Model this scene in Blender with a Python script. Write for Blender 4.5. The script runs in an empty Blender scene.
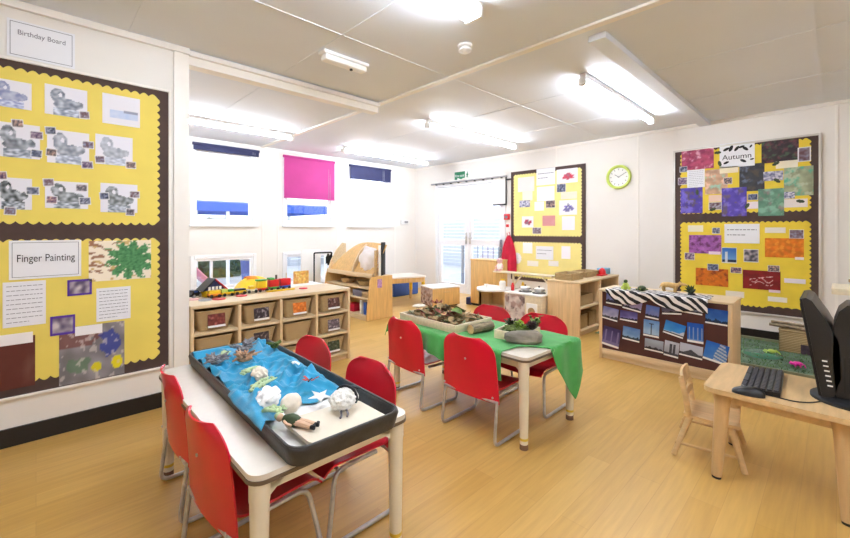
TUBE=42; DIFF=21; WORLD=1.5; EXPO=1.12
import bpy, bmesh, math, random
from mathutils import Vector, Matrix, noise
R=math.radians; PI=math.pi
random.seed(7)
SC=bpy.context.scene; COL=SC.collection
def lin(c): return c/12.92 if c<=.04045 else ((c+.055)/1.055)**2.4
def hx(h): return tuple(lin(int(h[i:i+2],16)/255) for i in (0,2,4))
def nz(x,y,s=0.): return noise.noise((x,y,s*7.31+.5))
# ---------- materials ----------
MATS={}
def M(name,col,rough=.5,metal=0,var=.06,vs=12,bump=0,bs=80,sheen=0,coat=0,stretch=None,emit=0,spec=.5):
    m=bpy.data.materials.new(name); m.use_nodes=True; n=m.node_tree.nodes; l=m.node_tree.links
    b=n['Principled BSDF']; c=hx(col)
    b.inputs['Roughness'].default_value=rough; b.inputs['Metallic'].default_value=metal
    b.inputs['Specular IOR Level'].default_value=spec
    if coat: b.inputs['Coat Weight'].default_value=coat; b.inputs['Coat Roughness'].default_value=.15
    if sheen: b.inputs['Sheen Weight'].default_value=sheen
    tc=n.new('ShaderNodeTexCoord'); mp=n.new('ShaderNodeMapping'); l.new(tc.outputs['Object'],mp.inputs[0])
    if stretch: mp.inputs['Scale'].default_value=stretch
    t=n.new('ShaderNodeTexNoise'); t.inputs['Scale'].default_value=vs; t.inputs['Detail'].default_value=4; l.new(mp.outputs[0],t.inputs[0])
    r=n.new('ShaderNodeValToRGB'); l.new(t.outputs['Fac'],r.inputs[0])
    r.color_ramp.elements[0].position=.3; r.color_ramp.elements[1].position=.7
    r.color_ramp.elements[0].color=tuple(max(0,x*(1-var*1.6)) for x in c)+(1,)
    r.color_ramp.elements[1].color=tuple(min(1,x*(1+var)) for x in c)+(1,)
    l.new(r.outputs[0],b.inputs['Base Color'])
    if bump:
        t2=n.new('ShaderNodeTexNoise'); t2.inputs['Scale'].default_value=bs; l.new(mp.outputs[0],t2.inputs[0])
        bp=n.new('ShaderNodeBump'); bp.inputs['Strength'].default_value=bump; bp.inputs['Distance'].default_value=.01
        l.new(t2.outputs['Fac'],bp.inputs['Height']); l.new(bp.outputs[0],b.inputs['Normal'])
    if emit:
        b.inputs['Emission Color'].default_value=c+(1,); b.inputs['Emission Strength'].default_value=emit
    MATS[name]=m; return m
def wood(name,col,vs=3,stretch=(1,14,14),var=.10,rough=.45,coat=.0): return M(name,col,rough,var=var,vs=vs,stretch=stretch,coat=coat)
def nodes(m): return m.node_tree.nodes, m.node_tree.links, m.node_tree.nodes['Principled BSDF']
wall_m=M('wall_paint','ECE7E0',.6,var=.012,vs=2,bump=.05,bs=300)
ceil_m=M('ceiling_panel','E4E8F0',.7,var=.015,vs=1.5)
trimw=M('white_trim','F3EEE6',.4,var=.01)
upvc=M('white_upvc','F4F4F6',.25,var=.01)
black_skirt=M('black_skirting','1B1718',.35,var=.05)
cream=M('cream_metal','E6DCC6',.4,var=.03)
laminate=M('cream_laminate','E0D6C8',.32,var=.02,vs=30)
tray_m=M('black_tray_plastic','33302F',.45,var=.18,vs=25,bump=.1)
edge_m=M('brown_edge','6A5847',.5)
red=M('red_plastic','D81633',.28,var=.05,vs=6,spec=.5)
red2=M('red_plastic_seat','C2102C',.3,var=.05,vs=6)
chrome=M('chrome','C4C2C0',.3,.55,var=.12,vs=30)
brownboard=M('brown_border','4A3731',.8,var=.08,vs=20)
yel=M('yellow_backing','EBD464',.75,var=.03,vs=5)
yelpale=M('pale_yellow_backing','F2E28E',.75,var=.03,vs=5)
yelg=M('warm_yellow_backing','E8CB3C',.75,var=.05,vs=6)
alum=M('aluminium_trim','D5D0C8',.35,.3,var=.02)
birch=wood('birch_ply','DDBF92',3,(14,14,1.2),.09)
birchh=wood('birch_ply_across','DCC39B',3,(1.2,14,14),.08)
birchy=wood('birch_ply_along','DCC39B',3,(14,1.2,14),.08)
beech=wood('beech','D2AE7C',3,(1.5,10,10),.10)
beechz=wood('beech_upright','CFAA78',3,(10,10,1.5),.10)
ochre=wood('orange_birch','D9AE6C',3,(12,12,1.2),.10)
palew=wood('pale_wood','E2D3B4',4,(1.2,10,10),.07)
greenc=M('green_felt','3FA348',.9,var=.1,vs=14,bump=.25,bs=220,sheen=.3)
bluec=M('turquoise_muslin','2394BD',.8,var=.12,vs=10,bump=.2,bs=250,sheen=.3)
redcloth=M('red_cloth','C01236',.85,var=.1,vs=10,bump=.2)
blackp=M('black_plastic','1A191B',.38,var=.1)
blackm=M('black_matte','141416',.6,var=.1)
darkmetal=M('dark_metal','232326',.4,.6)
keym=M('dark_grey_key','343338',.5,var=.1)
grey=M('grey_plastic','9A9A9C',.5)
white=M('white_plastic','F2F0EC',.4,var=.02)
paperw=M('white_paper','F1EEE9',.8,var=.015)
ink=M('black_ink','1E1C20',.8)
inkg=M('grey_ink','77747C',.8)
stone=M('grey_stone','8A8274',.9,var=.25,vs=8,bump=.6,bs=18)
bark=M('bark','7A5C40',.9,var=.35,vs=16,bump=.7,bs=25,stretch=(4,1,1))
barkg=M('grey_bark','8A7A62',.9,var=.35,vs=20,bump=.7,bs=30,stretch=(1,1,5))
navy=M('navy_blind','2C2F55',.75,var=.05)
pink=M('magenta_blind','B4317F',.7,var=.05,vs=4)
greenp=M('exit_green','1E7F55',.5)
limep=M('lime_plastic','C3D35E',.4)
redp=M('red_paint','D01A22',.35)
bluep=M('blue_paint','2459B5',.4)
bluefoam=M('blue_foam','38589E',.7)
yellowp=M('yellow_paint','F0C419',.4)
greenpl=M('green_paint','3E9A3B',.45)
oran=M('orange_paint','E8871E',.45)
palepink=M('pale_pink','E9B7B4',.6)
skin=M('toy_skin','DDB796',.55)
pinkp=M('hot_pink','E0219A',.4)
tan=M('tan_fur','C7A368',.85,var=.15,vs=30)
dkgreen=M('dark_green_leaf','3B4B2C',.7,var=.25,vs=25)
leafg=M('leaf_green','6E8A3A',.7,var=.3,vs=20)
leafb=M('dry_leaf','B39468',.8,var=.3,vs=20)
leafr=M('red_brown_leaf','8A4A3C',.8,var=.3,vs=20)
moss=M('moss','5F6F33',.95,var=.35,vs=30,bump=.8,bs=60)
sand=M('cream_board','E4D8C4',.75,var=.03,vs=20)
wool=M('white_wool','F0EDE6',.95,var=.05,vs=60,bump=.9,bs=90,sheen=.4)
shellm=M('shell_cream','EFE3D0',.5,var=.12,vs=25)
coralm=M('coral_grey','8F8B8D',.8,var=.3,vs=50,bump=.8,bs=90)
coralt=M('coral_tan','C49A78',.7,var=.3,vs=35,bump=.6,bs=70)
seag=M('pale_green_stem','BFD3A0',.7,var=.2,vs=25)
starr=M('red_starfish','B5433A',.8,var=.15,vs=40,bump=.4)
greenmat=M('green_tray','58705A',.8,var=.3,vs=9,bump=.3,bs=50)
ground_m=M('pale_paving','B4B6BC',.9,var=.05,vs=3)
hedge_m=M('hedge_leaf','3C553C',.9,var=.4,vs=8,bump=.8,bs=20)
gazb=M('gazebo_blue','4068CC',.6)
fence_m=M('pale_fence','B9BEC8',.7,var=.05)
outpink=M('pink_plastic','E58FA4',.5)
brassy=M('yellow_band','E0C040',.5)
rubber=M('brown_rubber','7A5A44',.7)
tealc=M('teal_felt','3C8F86',.9,var=.08,bump=.2)
def special(name,col,fn,rough=.6):
    m=M(name,col,rough); n,l,b=nodes(m); fn(m,n,l,b); return m
# floor: wood-look vinyl planks
def _floor(m,n,l,b):
    tc=n.new('ShaderNodeTexCoord'); mp=n.new('ShaderNodeMapping'); l.new(tc.outputs['Object'],mp.inputs[0])
    mp.inputs['Rotation'].default_value=(0,0,R(0))
    br=n.new('ShaderNodeTexBrick'); l.new(mp.outputs[0],br.inputs[0]); br.inputs['Scale'].default_value=1
    br.inputs['Brick Width'].default_value=1.1; br.inputs['Row Height'].default_value=.12; br.inputs['Mortar Size'].default_value=.0015
    br.inputs['Color1'].default_value=hx('C2994F')+(1,); br.inputs['Color2'].default_value=hx('CCA45C')+(1,); br.inputs['Mortar'].default_value=hx('BC9450')+(1,)
    t=n.new('ShaderNodeTexNoise'); mp2=n.new('ShaderNodeMapping'); l.new(tc.outputs['Object'],mp2.inputs[0]); mp2.inputs['Scale'].default_value=(1.2,16,1)
    l.new(mp2.outputs[0],t.inputs[0]); t.inputs['Scale'].default_value=3; t.inputs['Detail'].default_value=6
    r=n.new('ShaderNodeValToRGB'); l.new(t.outputs['Fac'],r.inputs[0]); r.color_ramp.elements[0].position=.3; r.color_ramp.elements[1].position=.72
    r.color_ramp.elements[0].color=(.90,.89,.87,1); r.color_ramp.elements[1].color=(1.06,1.05,1.03,1)
    mx=n.new('ShaderNodeMix'); mx.data_type='RGBA'; mx.blend_type='MULTIPLY'; mx.inputs[0].default_value=1
    l.new(br.outputs['Color'],mx.inputs[6]); l.new(r.outputs[0],mx.inputs[7]); l.new(mx.outputs[2],b.inputs['Base Color'])
    b.inputs['Roughness'].default_value=.38
floor_m=special('vinyl_plank_floor','CBA063',_floor,.38)
# wicker
def _wick(m,n,l,b):
    tc=n.new('ShaderNodeTexCoord'); br=n.new('ShaderNodeTexBrick'); mp=n.new('ShaderNodeMapping'); l.new(tc.outputs['Object'],mp.inputs[0])
    mp.inputs['Rotation'].default_value=(R(90),0,0); l.new(mp.outputs[0],br.inputs[0]); br.inputs['Scale'].default_value=1
    br.inputs['Brick Width'].default_value=.02; br.inputs['Row Height'].default_value=.008; br.inputs['Mortar Size'].default_value=.0015
    br.inputs['Color1'].default_value=hx('CDB183')+(1,); br.inputs['Color2'].default_value=hx('BFA070')+(1,); br.inputs['Mortar'].default_value=hx('937A50')+(1,)
    l.new(br.outputs['Color'],b.inputs['Base Color'])
    bp=n.new('ShaderNodeBump'); bp.inputs['Strength'].default_value=.6; bp.inputs['Distance'].default_value=.003; l.new(br.outputs['Fac'],bp.inputs['Height']); bp.invert=True
    l.new(bp.outputs[0],b.inputs['Normal'])
wicker=special('wicker_weave','B0946A',_wick,.75)
# zebra cloth
def _zeb(m,n,l,b):
    at=n.new('ShaderNodeAttribute'); at.attribute_name='cloth'; mp=n.new('ShaderNodeMapping'); l.new(at.outputs['Vector'],mp.inputs[0]); mp.inputs['Rotation'].default_value=(0,0,R(58))
    w=n.new('ShaderNodeTexWave'); l.new(mp.outputs[0],w.inputs[0]); w.inputs['Scale'].default_value=4.4; w.inputs['Distortion'].default_value=4.2; w.inputs['Detail'].default_value=1.5; w.inputs['Detail Scale'].default_value=1.3
    r=n.new('ShaderNodeValToRGB'); l.new(w.outputs['Fac'],r.inputs[0]); r.color_ramp.interpolation='CONSTANT'
    r.color_ramp.elements[0].color=hx('141316')+(1,); r.color_ramp.elements[1].position=.5; r.color_ramp.elements[1].color=hx('E9E4E2')+(1,)
    l.new(r.outputs[0],b.inputs['Base Color'])
zebra=special('zebra_print_cloth','DDDDDD',_zeb,.7)
def glassmat(name,tint,gl=.08):
    m=bpy.data.materials.new(name); m.use_nodes=True; n=m.node_tree.nodes; l=m.node_tree.links; n.remove(n['Principled BSDF'])
    t=n.new('ShaderNodeBsdfTransparent'); t.inputs[0].default_value=tint+(1,); g=n.new('ShaderNodeBsdfGlossy'); g.inputs['Roughness'].default_value=.02
    mx=n.new('ShaderNodeMixShader'); mx.inputs[0].default_value=gl; l.new(t.outputs[0],mx.inputs[1]); l.new(g.outputs[0],mx.inputs[2]); l.new(mx.outputs[0],n['Material Output'].inputs[0]); return m
glass=glassmat('window_glass',(.96,.98,1.))
tube_m=M('lit_tube','E9F2FF',.5,emit=TUBE)
# vertex-coloured print
def _print(m,n,l,b):
    a=n.new('ShaderNodeVertexColor'); a.layer_name='Col'; l.new(a.outputs[0],b.inputs['Base Color'])
print_m=special('printed_picture','FFFFFF',_print,.6); nodes(print_m)[2].inputs['Specular IOR Level'].default_value=.3
# ---------- mesh builder ----------
class G:
    def __init__(s): s.b=bmesh.new()
    def box(s,x0,x1,y0,y1,z0,z1,bev=0,rot=None,piv=None,seg=2):
        c=Vector(((x0+x1)/2,(y0+y1)/2,(z0+z1)/2)); mt=Matrix.Translation(c)@Matrix.Diagonal((abs(x1-x0),abs(y1-y0),abs(z1-z0),1))
        if rot is not None:
            p=Vector(piv) if piv else c
            mt=Matrix.Translation(p)@rot.to_4x4()@Matrix.Translation(-p)@mt
        vs=bmesh.ops.create_cube(s.b,size=1,matrix=mt)['verts']
        if bev:
            es=list({e for v in vs for e in v.link_edges}); bmesh.ops.bevel(s.b,geom=es,offset=bev,segments=seg,affect='EDGES',profile=.5)
        return s
    def tube(s,pts,r,seg=8,closed=False,r1=None,cap=True):
        pts=[Vector(p) for p in pts]; n=len(pts); rings=[]; up=None
        for i,p in enumerate(pts):
            a=pts[i-1] if (i>0 or closed) else p; c=pts[(i+1)%n] if (i<n-1 or closed) else p
            t=(c-a).normalized()
            if up is None:
                up=Vector((0,0,1)) if abs(t.z)<.9 else Vector((1,0,0))
            x=(up-t*up.dot(t))
            if x.length<1e-5: x=t.orthogonal()
            x.normalize(); y=t.cross(x); up=x
            rr=r[i] if isinstance(r,(list,tuple)) else (r if r1 is None else r+(r1-r)*i/(n-1))
            rings.append([s.b.verts.new(p+x*rr*math.cos(2*PI*k/seg)+y*rr*math.sin(2*PI*k/seg)) for k in range(seg)])
        for i in range(n if closed else n-1):
            a,c=rings[i],rings[(i+1)%n]
            for k in range(seg): s.b.faces.new((a[k],a[(k+1)%seg],c[(k+1)%seg],c[k]))
        if cap and not closed:
            s.b.faces.new(rings[0][::-1]); s.b.faces.new(rings[-1])
        return s
    def cyl(s,p0,p1,r0,r1=None,seg=16): return s.tube([p0,p1],[r0,r0 if r1 is None else r1],seg)
    def lathe(s,prof,c=(0,0,0),seg=24,rot=None,cap=True):
        c=Vector(c); rings=[]
        for (r,z) in prof:
            ring=[]
            for k in range(seg):
                v=Vector((max(r,1e-4)*math.cos(2*PI*k/seg),max(r,1e-4)*math.sin(2*PI*k/seg),z))
                if rot is not None: v=rot@v
                ring.append(s.b.verts.new(c+v))
            rings.append(ring)
        for a,d in zip(rings,rings[1:]):
            for k in range(seg): s.b.faces.new((a[k],a[(k+1)%seg],d[(k+1)%seg],d[k]))
        if cap: s.b.faces.new(rings[0][::-1]); s.b.faces.new(rings[-1])
        return s
    def ell(s,c,r,rot=None,sub=2,nzamp=0,nzs=5,seed=0):
        vs=bmesh.ops.create_icosphere(s.b,subdivisions=sub,radius=1)['verts']; rr=Vector(r) if isinstance(r,(list,tuple)) else Vector((r,r,r))
        for v in vs:
            q=v.co.copy()
            if nzamp: q*=1+nzamp*noise.noise(q*nzs+Vector((seed*3.1,seed,0)))
            q=Vector((q.x*rr.x,q.y*rr.y,q.z*rr.z))
            if rot is not None: q=rot@q
            v.co=q+Vector(c)
        return s
    def ext(s,pts,vec):
        """polygon outline extruded along vec"""
        vec=Vector(vec); f=s.b.faces.new([s.b.verts.new(Vector(p)) for p in pts]); 
        r=bmesh.ops.extrude_face_region(s.b,geom=[f]); bmesh.ops.translate(s.b,vec=vec,verts=[e for e in r['geom'] if isinstance(e,bmesh.types.BMVert)])
        return s
    def grid(s,fn,nu,nv,thick=0,closedu=False):
        g=[[s.b.verts.new(Vector(fn(i/nu,j/nv))) for i in range(nu+1)] for j in range(nv+1)]; fs=[]
        for j in range(nv):
            for i in range(nu): fs.append(s.b.faces.new((g[j][i],g[j][i+1],g[j+1][i+1],g[j+1][i])))
        if thick:
            bmesh.ops.recalc_face_normals(s.b,faces=fs); bmesh.ops.solidify(s.b,geom=fs,thickness=thick)
        return s
    def out(s,name,mat,parent=None,smooth=True,loc=None,tri=False,ang=40):
        b=s.b; bmesh.ops.recalc_face_normals(b,faces=b.faces[:])
        if tri: bmesh.ops.triangulate(b,faces=[f for f in b.faces if len(f.verts)>4])
        me=bpy.data.meshes.new(name); b.to_mesh(me); b.free(); me.materials.append(mat)
        if smooth:
            me.shade_smooth(); me.set_sharp_from_angle(angle=R(ang))
        o=bpy.data.objects.new(name,me); COL.objects.link(o)
        if parent: o.parent=parent
        if loc: o.location=loc
        return o
def tag(o,label,cat,group=None,kind=None):
    if label: o['label']=label
    if cat: o['category']=cat
    if group: o['group']=group
    if kind: o['kind']=kind
    return o
def thing(name,label,cat,loc=(0,0,0),rz=0,group=None,kind=None):
    o=bpy.data.objects.new(name,None); COL.objects.link(o); o.location=loc; o.rotation_euler=(0,0,rz); o.empty_display_size=.05
    return tag(o,label,cat,group,kind)
def struct(g,name,mat,label=None,parent=None,smooth=False):
    o=g.out(name,mat,parent,smooth)
    if not parent: tag(o,label or name.replace('_',' '),'room',None,'structure')
    return o
def dup(root,loc,rz,label=None,group=None):
    r=root.copy(); COL.objects.link(r); r.location=loc; r.rotation_euler=(0,0,rz)
    if label: r['label']=label
    if group: r['group']=group
    for ch in list(root.children):
        c=ch.copy(); COL.objects.link(c); c.parent=r
        for q in list(ch.children):
            d=q.copy(); COL.objects.link(d); d.parent=c
    return r
def fillet(pts,r,n=5):
    pts=[Vector(p) for p in pts]; out=[pts[0]]
    for a,b,c in zip(pts,pts[1:],pts[2:]):
        d0=(a-b).normalized(); d1=(c-b).normalized(); k=min(r,(a-b).length*.45,(c-b).length*.45)
        p0=b+d0*k; p1=b+d1*k
        for i in range(n+1):
            t=i/n; out.append(p0*(1-t)**2+b*2*t*(1-t)+p1*t*t)
    out.append(pts[-1]); return out
def rrect(x0,x1,y0,y1,r,n=5,z=0):
    o=[]
    for cx,cy,a in ((x1-r,y1-r,0),(x0+r,y1-r,90),(x0+r,y0+r,180),(x1-r,y0+r,270)):
        for i in range(n+1): t=R(a+90*i/n); o.append((cx+r*math.cos(t),cy+r*math.sin(t),z))
    return o
def text_into(parent,txt,size,x,z,y,mat,name='lettering',align='CENTER',dep=.0006,maxw=None):
    cu=bpy.data.curves.new('t','FONT'); cu.body=txt; cu.size=size; cu.align_x=align; cu.extrude=dep; cu.space_line=1.05
    to=bpy.data.objects.new('t',cu); COL.objects.link(to); dg=bpy.context.evaluated_depsgraph_get(); dg.update()
    me=bpy.data.meshes.new_from_object(to.evaluated_get(dg)); bpy.data.objects.remove(to); me.name=name
    xs=[v.co.x for v in me.vertices]; w=max(xs)-min(xs); k=1 if not maxw or w<=maxw else maxw/w
    for v in me.vertices: v.co=Vector((v.co.x*k+x, y-v.co.z, v.co.y+z))
    me.materials.clear(); me.materials.append(mat); o=bpy.data.objects.new(name,me); COL.objects.link(o); o.parent=parent; return o
def nrm(v): return Vector(v).normalized()
PAPERS=[
('L', -0.102, 2.034, 0.167, 0.157, ('squirrel', 0), 'squirrel_picture', 'squirrel sheet with a bluish squirrel and no stuck-on scraps, left of the top row', 'picture', 'squirrel pictures on the left yellow board', 1, 0, []),
('L', 0.135, 2.041, 0.196, 0.18, ('squirrel', 1), 'squirrel_picture', 'squirrel sheet with one dark scrap low right, middle of the top row', 'picture', 'squirrel pictures on the left yellow board', 1, 0, [(0.93, 0.14)]),
('L', 0.408, 2.043, 0.201, 0.195, ('squirrel', 2), 'squirrel_picture', 'squirrel sheet mostly blank with a pale blue band, end of the top row', 'picture', 'squirrel pictures on the left yellow board', 1, 0, []),
('L', -0.077, 1.769, 0.188, 0.198, ('squirrel', 3), 'squirrel_picture', 'squirrel sheet with three dark scraps down its right half, left of the second row', 'picture', 'squirrel pictures on the left yellow board', 1, 0, [(0.5, 1.0), (0.92, 0.72), (0.92, 0.17)]),
('L', 0.145, 1.76, 0.195, 0.202, ('squirrel', 4), 'squirrel_picture', 'squirrel sheet with four pinkish scraps at its corners, middle of the second row', 'picture', 'squirrel pictures on the left yellow board', 1, 0, [(0.08, 0.95), (0.97, 0.65), (0.1, 0.3), (0.95, 0.02)]),
('L', 0.37, 1.773, 0.195, 0.192, ('squirrel', 5), 'squirrel_picture', 'squirrel sheet very pale with scraps along its bottom edge, end of the second row', 'picture', 'squirrel pictures on the left yellow board', 1, 0, [(0.12, 0.15), (0.95, 0.05)]),
('L', -0.094, 1.46, 0.154, 0.182, ('squirrel', 6), 'squirrel_picture', 'squirrel sheet with a nearly black squirrel, left of the third row', 'picture', 'squirrel pictures on the left yellow board', 1, 0, [(0.18, 1.05), (1.02, 0.62), (0.42, -0.05)]),
('L', 0.138, 1.466, 0.199, 0.165, ('squirrel', 7), 'squirrel_picture', 'squirrel sheet with a dark scrap at each corner, middle of the third row', 'picture', 'squirrel pictures on the left yellow board', 1, 0, [(0.08, 0.93), (0.84, 0.8), (0.15, 0.3), (0.92, 0.3)]),
('L', 0.396, 1.461, 0.196, 0.189, ('squirrel', 8), 'squirrel_picture', 'squirrel sheet with round dark scraps left and below, end of the third row', 'picture', 'squirrel pictures on the left yellow board', 1, 0, [(0.1, 0.55), (0.92, 0.65), (0.8, 0.02)]),
('L', 0.046, 1.075, 0.316, 0.227, ('title', 0), 'title_sheet', 'white sheet titled Finger Painting in black handwriting, thin lined border', 'sign', None, 1, 0, 'Finger Painting'),
('L', 0.406, 1.05, 0.332, 0.261, ('hand', 0), 'hand_print_painting', 'green and brown hand print painting on white paper beside the Finger Painting sheet', 'painting', None, 1, 0, None),
('L', -0.047, 0.819, 0.179, 0.261, ('text', 0), 'typed_sheet', 'white sheet of typed text below the Finger Painting sheet', 'paper', None, 1, 0, None),
('L', 0.367, 0.766, 0.179, 0.215, ('text', 1), 'lined_note', 'white note with faint handwriting below the green hand print painting', 'paper', None, 1, 0, None),
('L', 0.197, 0.89, 0.117, 0.1, ('purple', 0), 'photo_card', 'purple-framed photo, higher of the two, just below the Finger Painting sheet', 'photo', 'purple-framed photos on the finger painting board', 1, 0, None),
('L', 0.118, 0.666, 0.114, 0.118, ('purple', 1), 'photo_card', 'purple-framed photo, lower of the two, just above the large grey painting', 'photo', 'purple-framed photos on the finger painting board', 2, 0, None),
('L', 0.262, 0.47, 0.322, 0.351, ('fpaint', 0), 'finger_painting', 'large grey painting with blue, red and yellow finger marks, low on the yellow board', 'painting', None, 1, 0, None),
('L', 0.241, 0.616, 0.133, 0.058, ('blank', (0.95, 0.94, 0.95)), 'caption_strip', 'white caption strip along the top of the grey finger painting', 'caption', None, 3, 0, None),
('L', -0.091, 0.48, 0.175, 0.296, ('blank', (0.36, 0.17, 0.13)), 'brown_painting', 'plain dark brown painted sheet at the lower left edge of the photo', 'painting', None, 1, 0, None),
('L', -0.096, 0.619, 0.166, 0.063, ('blank', (0.95, 0.93, 0.93)), 'caption_strip', 'white caption strip along the top of the plain brown sheet', 'caption', None, 3, 0, None),
('L', 0.027, 2.365, 0.295, 0.217, ('title', 1), 'wall_sign', 'framed white sign lettered Birthday Board high on the left wall above the squirrel board', 'sign', None, -4, 0, 'Birthday Board'),
('B', -3.643, 2.019, 0.313, 0.244, ('blank', (0.96, 0.88, 0.86)), 'paper', 'pale pink sheet at the top left of the yellow board by the doors', 'paper', 'pale sheets on the yellow board by the doors', 1, 0, None),
('B', -3.279, 2.115, 0.331, 0.267, ('title', 2), 'title_sheet', 'white title sheet covering the brown border at the top middle of the yellow board', 'sign', None, 1, 0, None),
('B', -3.281, 1.837, 0.31, 0.233, ('blank', (0.96, 0.95, 0.94)), 'paper', 'plain white sheet right under the title sheet of the yellow board by the doors', 'paper', 'pale sheets on the yellow board by the doors', 1, 0, None),
('B', -3.615, 1.82, 0.19, 0.151, ('blank', (0.97, 0.93, 0.85)), 'paper', 'small cream sheet under the pale pink one on the yellow board', 'paper', 'pale sheets on the yellow board by the doors', 1, 0, None),
('B', -2.916, 2.092, 0.343, 0.22, ('leafpic', (0.85, 0.2, 0.3), 1), 'picture', 'white picture with a red leaf, top right of the yellow board by the doors', 'picture', None, 1, 0, None),
('B', -3.011, 1.91, 0.151, 0.134, ('photo', 11), 'photo', 'small dark photo just below the red leaf picture', 'photo', None, 1, 0, None),
('B', -2.886, 1.786, 0.26, 0.109, ('blank', (0.96, 0.9, 0.82)), 'caption_strip', 'pale caption below the red leaf picture, right of the small dark photo', 'caption', 'pale sheets on the yellow board by the doors', 1, 0, None),
('B', -3.667, 1.693, 0.204, 0.116, ('photo2', 12), 'photo', 'pale photo at the left edge of the yellow board, above the red bird picture', 'photo', None, 1, 0, None),
('B', -3.396, 1.64, 0.172, 0.147, ('blank', (0.95, 0.95, 0.93)), 'paper', 'small blank white square left of the dark group photo on the yellow board', 'paper', 'pale sheets on the yellow board by the doors', 1, 0, None),
('B', -3.195, 1.665, 0.162, 0.12, ('photo', 13), 'photo', 'dark group photo in the middle of the yellow board by the doors', 'photo', None, 1, 0, None),
('B', -2.901, 1.599, 0.291, 0.229, ('leafpic', (0.4, 0.35, 0.75), 2), 'picture', 'picture of a purple hedgehog shape on white, right side of the yellow board', 'picture', None, 1, 0, None),
('B', -3.611, 1.386, 0.219, 0.188, ('leafpic', (0.75, 0.2, 0.3), 3), 'picture', 'red and grey bird-shape picture, lower left of the upper yellow sheet', 'picture', None, 1, 0, None),
('B', -3.225, 1.399, 0.222, 0.165, ('blank', (0.8, 0.55, 0.55)), 'paper', 'dusty pink sheet low in the middle of the upper yellow sheet', 'paper', 'pale sheets on the yellow board by the doors', 1, 0, None),
('B', -2.895, 1.356, 0.208, 0.212, ('blank', (0.95, 0.93, 0.96)), 'paper', 'pale lilac sheet under the purple hedgehog picture', 'paper', 'pale sheets on the yellow board by the doors', 1, 0, None),
('B', -3.439, 1.239, 0.162, 0.107, ('photo', 14), 'photo', 'small photo just above the brown strip of the yellow board by the doors', 'photo', None, 1, 0, None),
('B', -3.611, 0.949, 0.181, 0.179, ('blank', (0.98, 0.96, 0.95)), 'paper', 'white square note at the upper left of the lower yellow sheet', 'paper', 'pale sheets on the yellow board by the doors', 1, 0, None),
('B', -3.3, 0.879, 0.31, 0.215, ('title', 3), 'title_sheet', 'white text sheet in the middle of the lower yellow sheet by the doors', 'sign', None, 1, 0, None),
('B', -2.934, 0.9, 0.148, 0.196, ('blank', (0.97, 0.95, 0.97)), 'paper', 'white upright note at the right of the lower yellow sheet', 'paper', 'pale sheets on the yellow board by the doors', 1, 0, None),
('B', -3.515, 0.694, 0.205, 0.087, ('blank', (0.97, 0.95, 0.9)), 'caption_strip', 'white caption on the lower yellow sheet, left of two low captions', 'caption', 'pale sheets on the yellow board by the doors', 1, 0, None),
('B', -3.144, 0.716, 0.172, 0.085, ('blank', (0.97, 0.95, 0.93)), 'caption_strip', 'white caption on the lower yellow sheet, right of two low captions', 'caption', 'pale sheets on the yellow board by the doors', 1, 0, None),
('B', -3.814, 0.766, 0.169, 0.189, ('disc', 0), 'paper_clock_face', 'round white paper clock face on the left border of the yellow board', 'paper', None, 1, 0, None),
('B', -1.209, 2.137, 0.338, 0.262, ('paint', (0.72, 0.3, 0.42), ((0.9, 0.75, 0.8), (0.5, 0.15, 0.3)), 4), 'leaf_painting', 'pink painting with pale hand-shaped leaves left of the Autumn title', 'painting', 'pieces pinned to the autumn board', 1, 0, None),
('B', -0.817, 2.138, 0.329, 0.292, ('title', 4), 'title_sheet', 'white sheet titled Autumn with black leaf shapes', 'sign', 'pieces pinned to the autumn board', 2, 0, 'Autumn'),
('B', -1.224, 1.893, 0.185, 0.223, ('text', 5), 'typed_sheet', 'cream sheet of text under the pink leaf painting', 'paper', 'pieces pinned to the autumn board', 1, 0, None),
('B', -1.015, 1.836, 0.224, 0.299, ('paint', (0.85, 0.68, 0.55), ((0.6, 0.85, 0.75), (0.95, 0.8, 0.7)), 5), 'painting', 'peach painting with a pale green heart shape under the Autumn title', 'painting', 'pieces pinned to the autumn board', 1, 0, None),
('B', -0.892, 1.967, 0.178, 0.077, ('blank', (0.93, 0.88, 0.75)), 'caption_strip', 'cream caption directly below the Autumn title sheet', 'caption', 'pieces pinned to the autumn board', 2, 0, None),
('B', -0.901, 1.836, 0.082, 0.079, ('photo', 21), 'photo', 'small dark photo over the right side of the peach painting', 'photo', 'pieces pinned to the autumn board', 2, 0, None),
('B', -0.68, 1.856, 0.227, 0.316, ('paint', (0.25, 0.25, 0.27), ((0.45, 0.5, 0.6), (0.35, 0.3, 0.25)), 6), 'painting', 'charcoal painting with blue-grey flecks in the centre of the autumn board', 'painting', 'pieces pinned to the autumn board', 1, 0, None),
('B', -1.271, 1.622, 0.236, 0.321, ('paint', (0.34, 0.27, 0.66), ((0.4, 0.35, 0.3), (0.5, 0.45, 0.85)), 7), 'painting', 'violet painting at the lower left corner of the autumn sheet', 'painting', 'pieces pinned to the autumn board', 1, 0, None),
('B', -0.843, 1.582, 0.236, 0.337, ('paint', (0.36, 0.29, 0.68), ((0.42, 0.36, 0.34), (0.55, 0.5, 0.85)), 8), 'painting', 'violet painting below the charcoal one, overlapping the brown strip', 'painting', 'pieces pinned to the autumn board', 2, 0, None),
('B', -1.026, 1.634, 0.13, 0.08, ('blank', (0.92, 0.8, 0.72)), 'caption_strip', 'pinkish caption between the two violet paintings', 'caption', 'pieces pinned to the autumn board', 1, 0, None),
('B', -1.026, 1.542, 0.13, 0.091, ('photo', 22), 'photo', 'dark photo between the two violet paintings', 'photo', 'pieces pinned to the autumn board', 1, 0, None),
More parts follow.
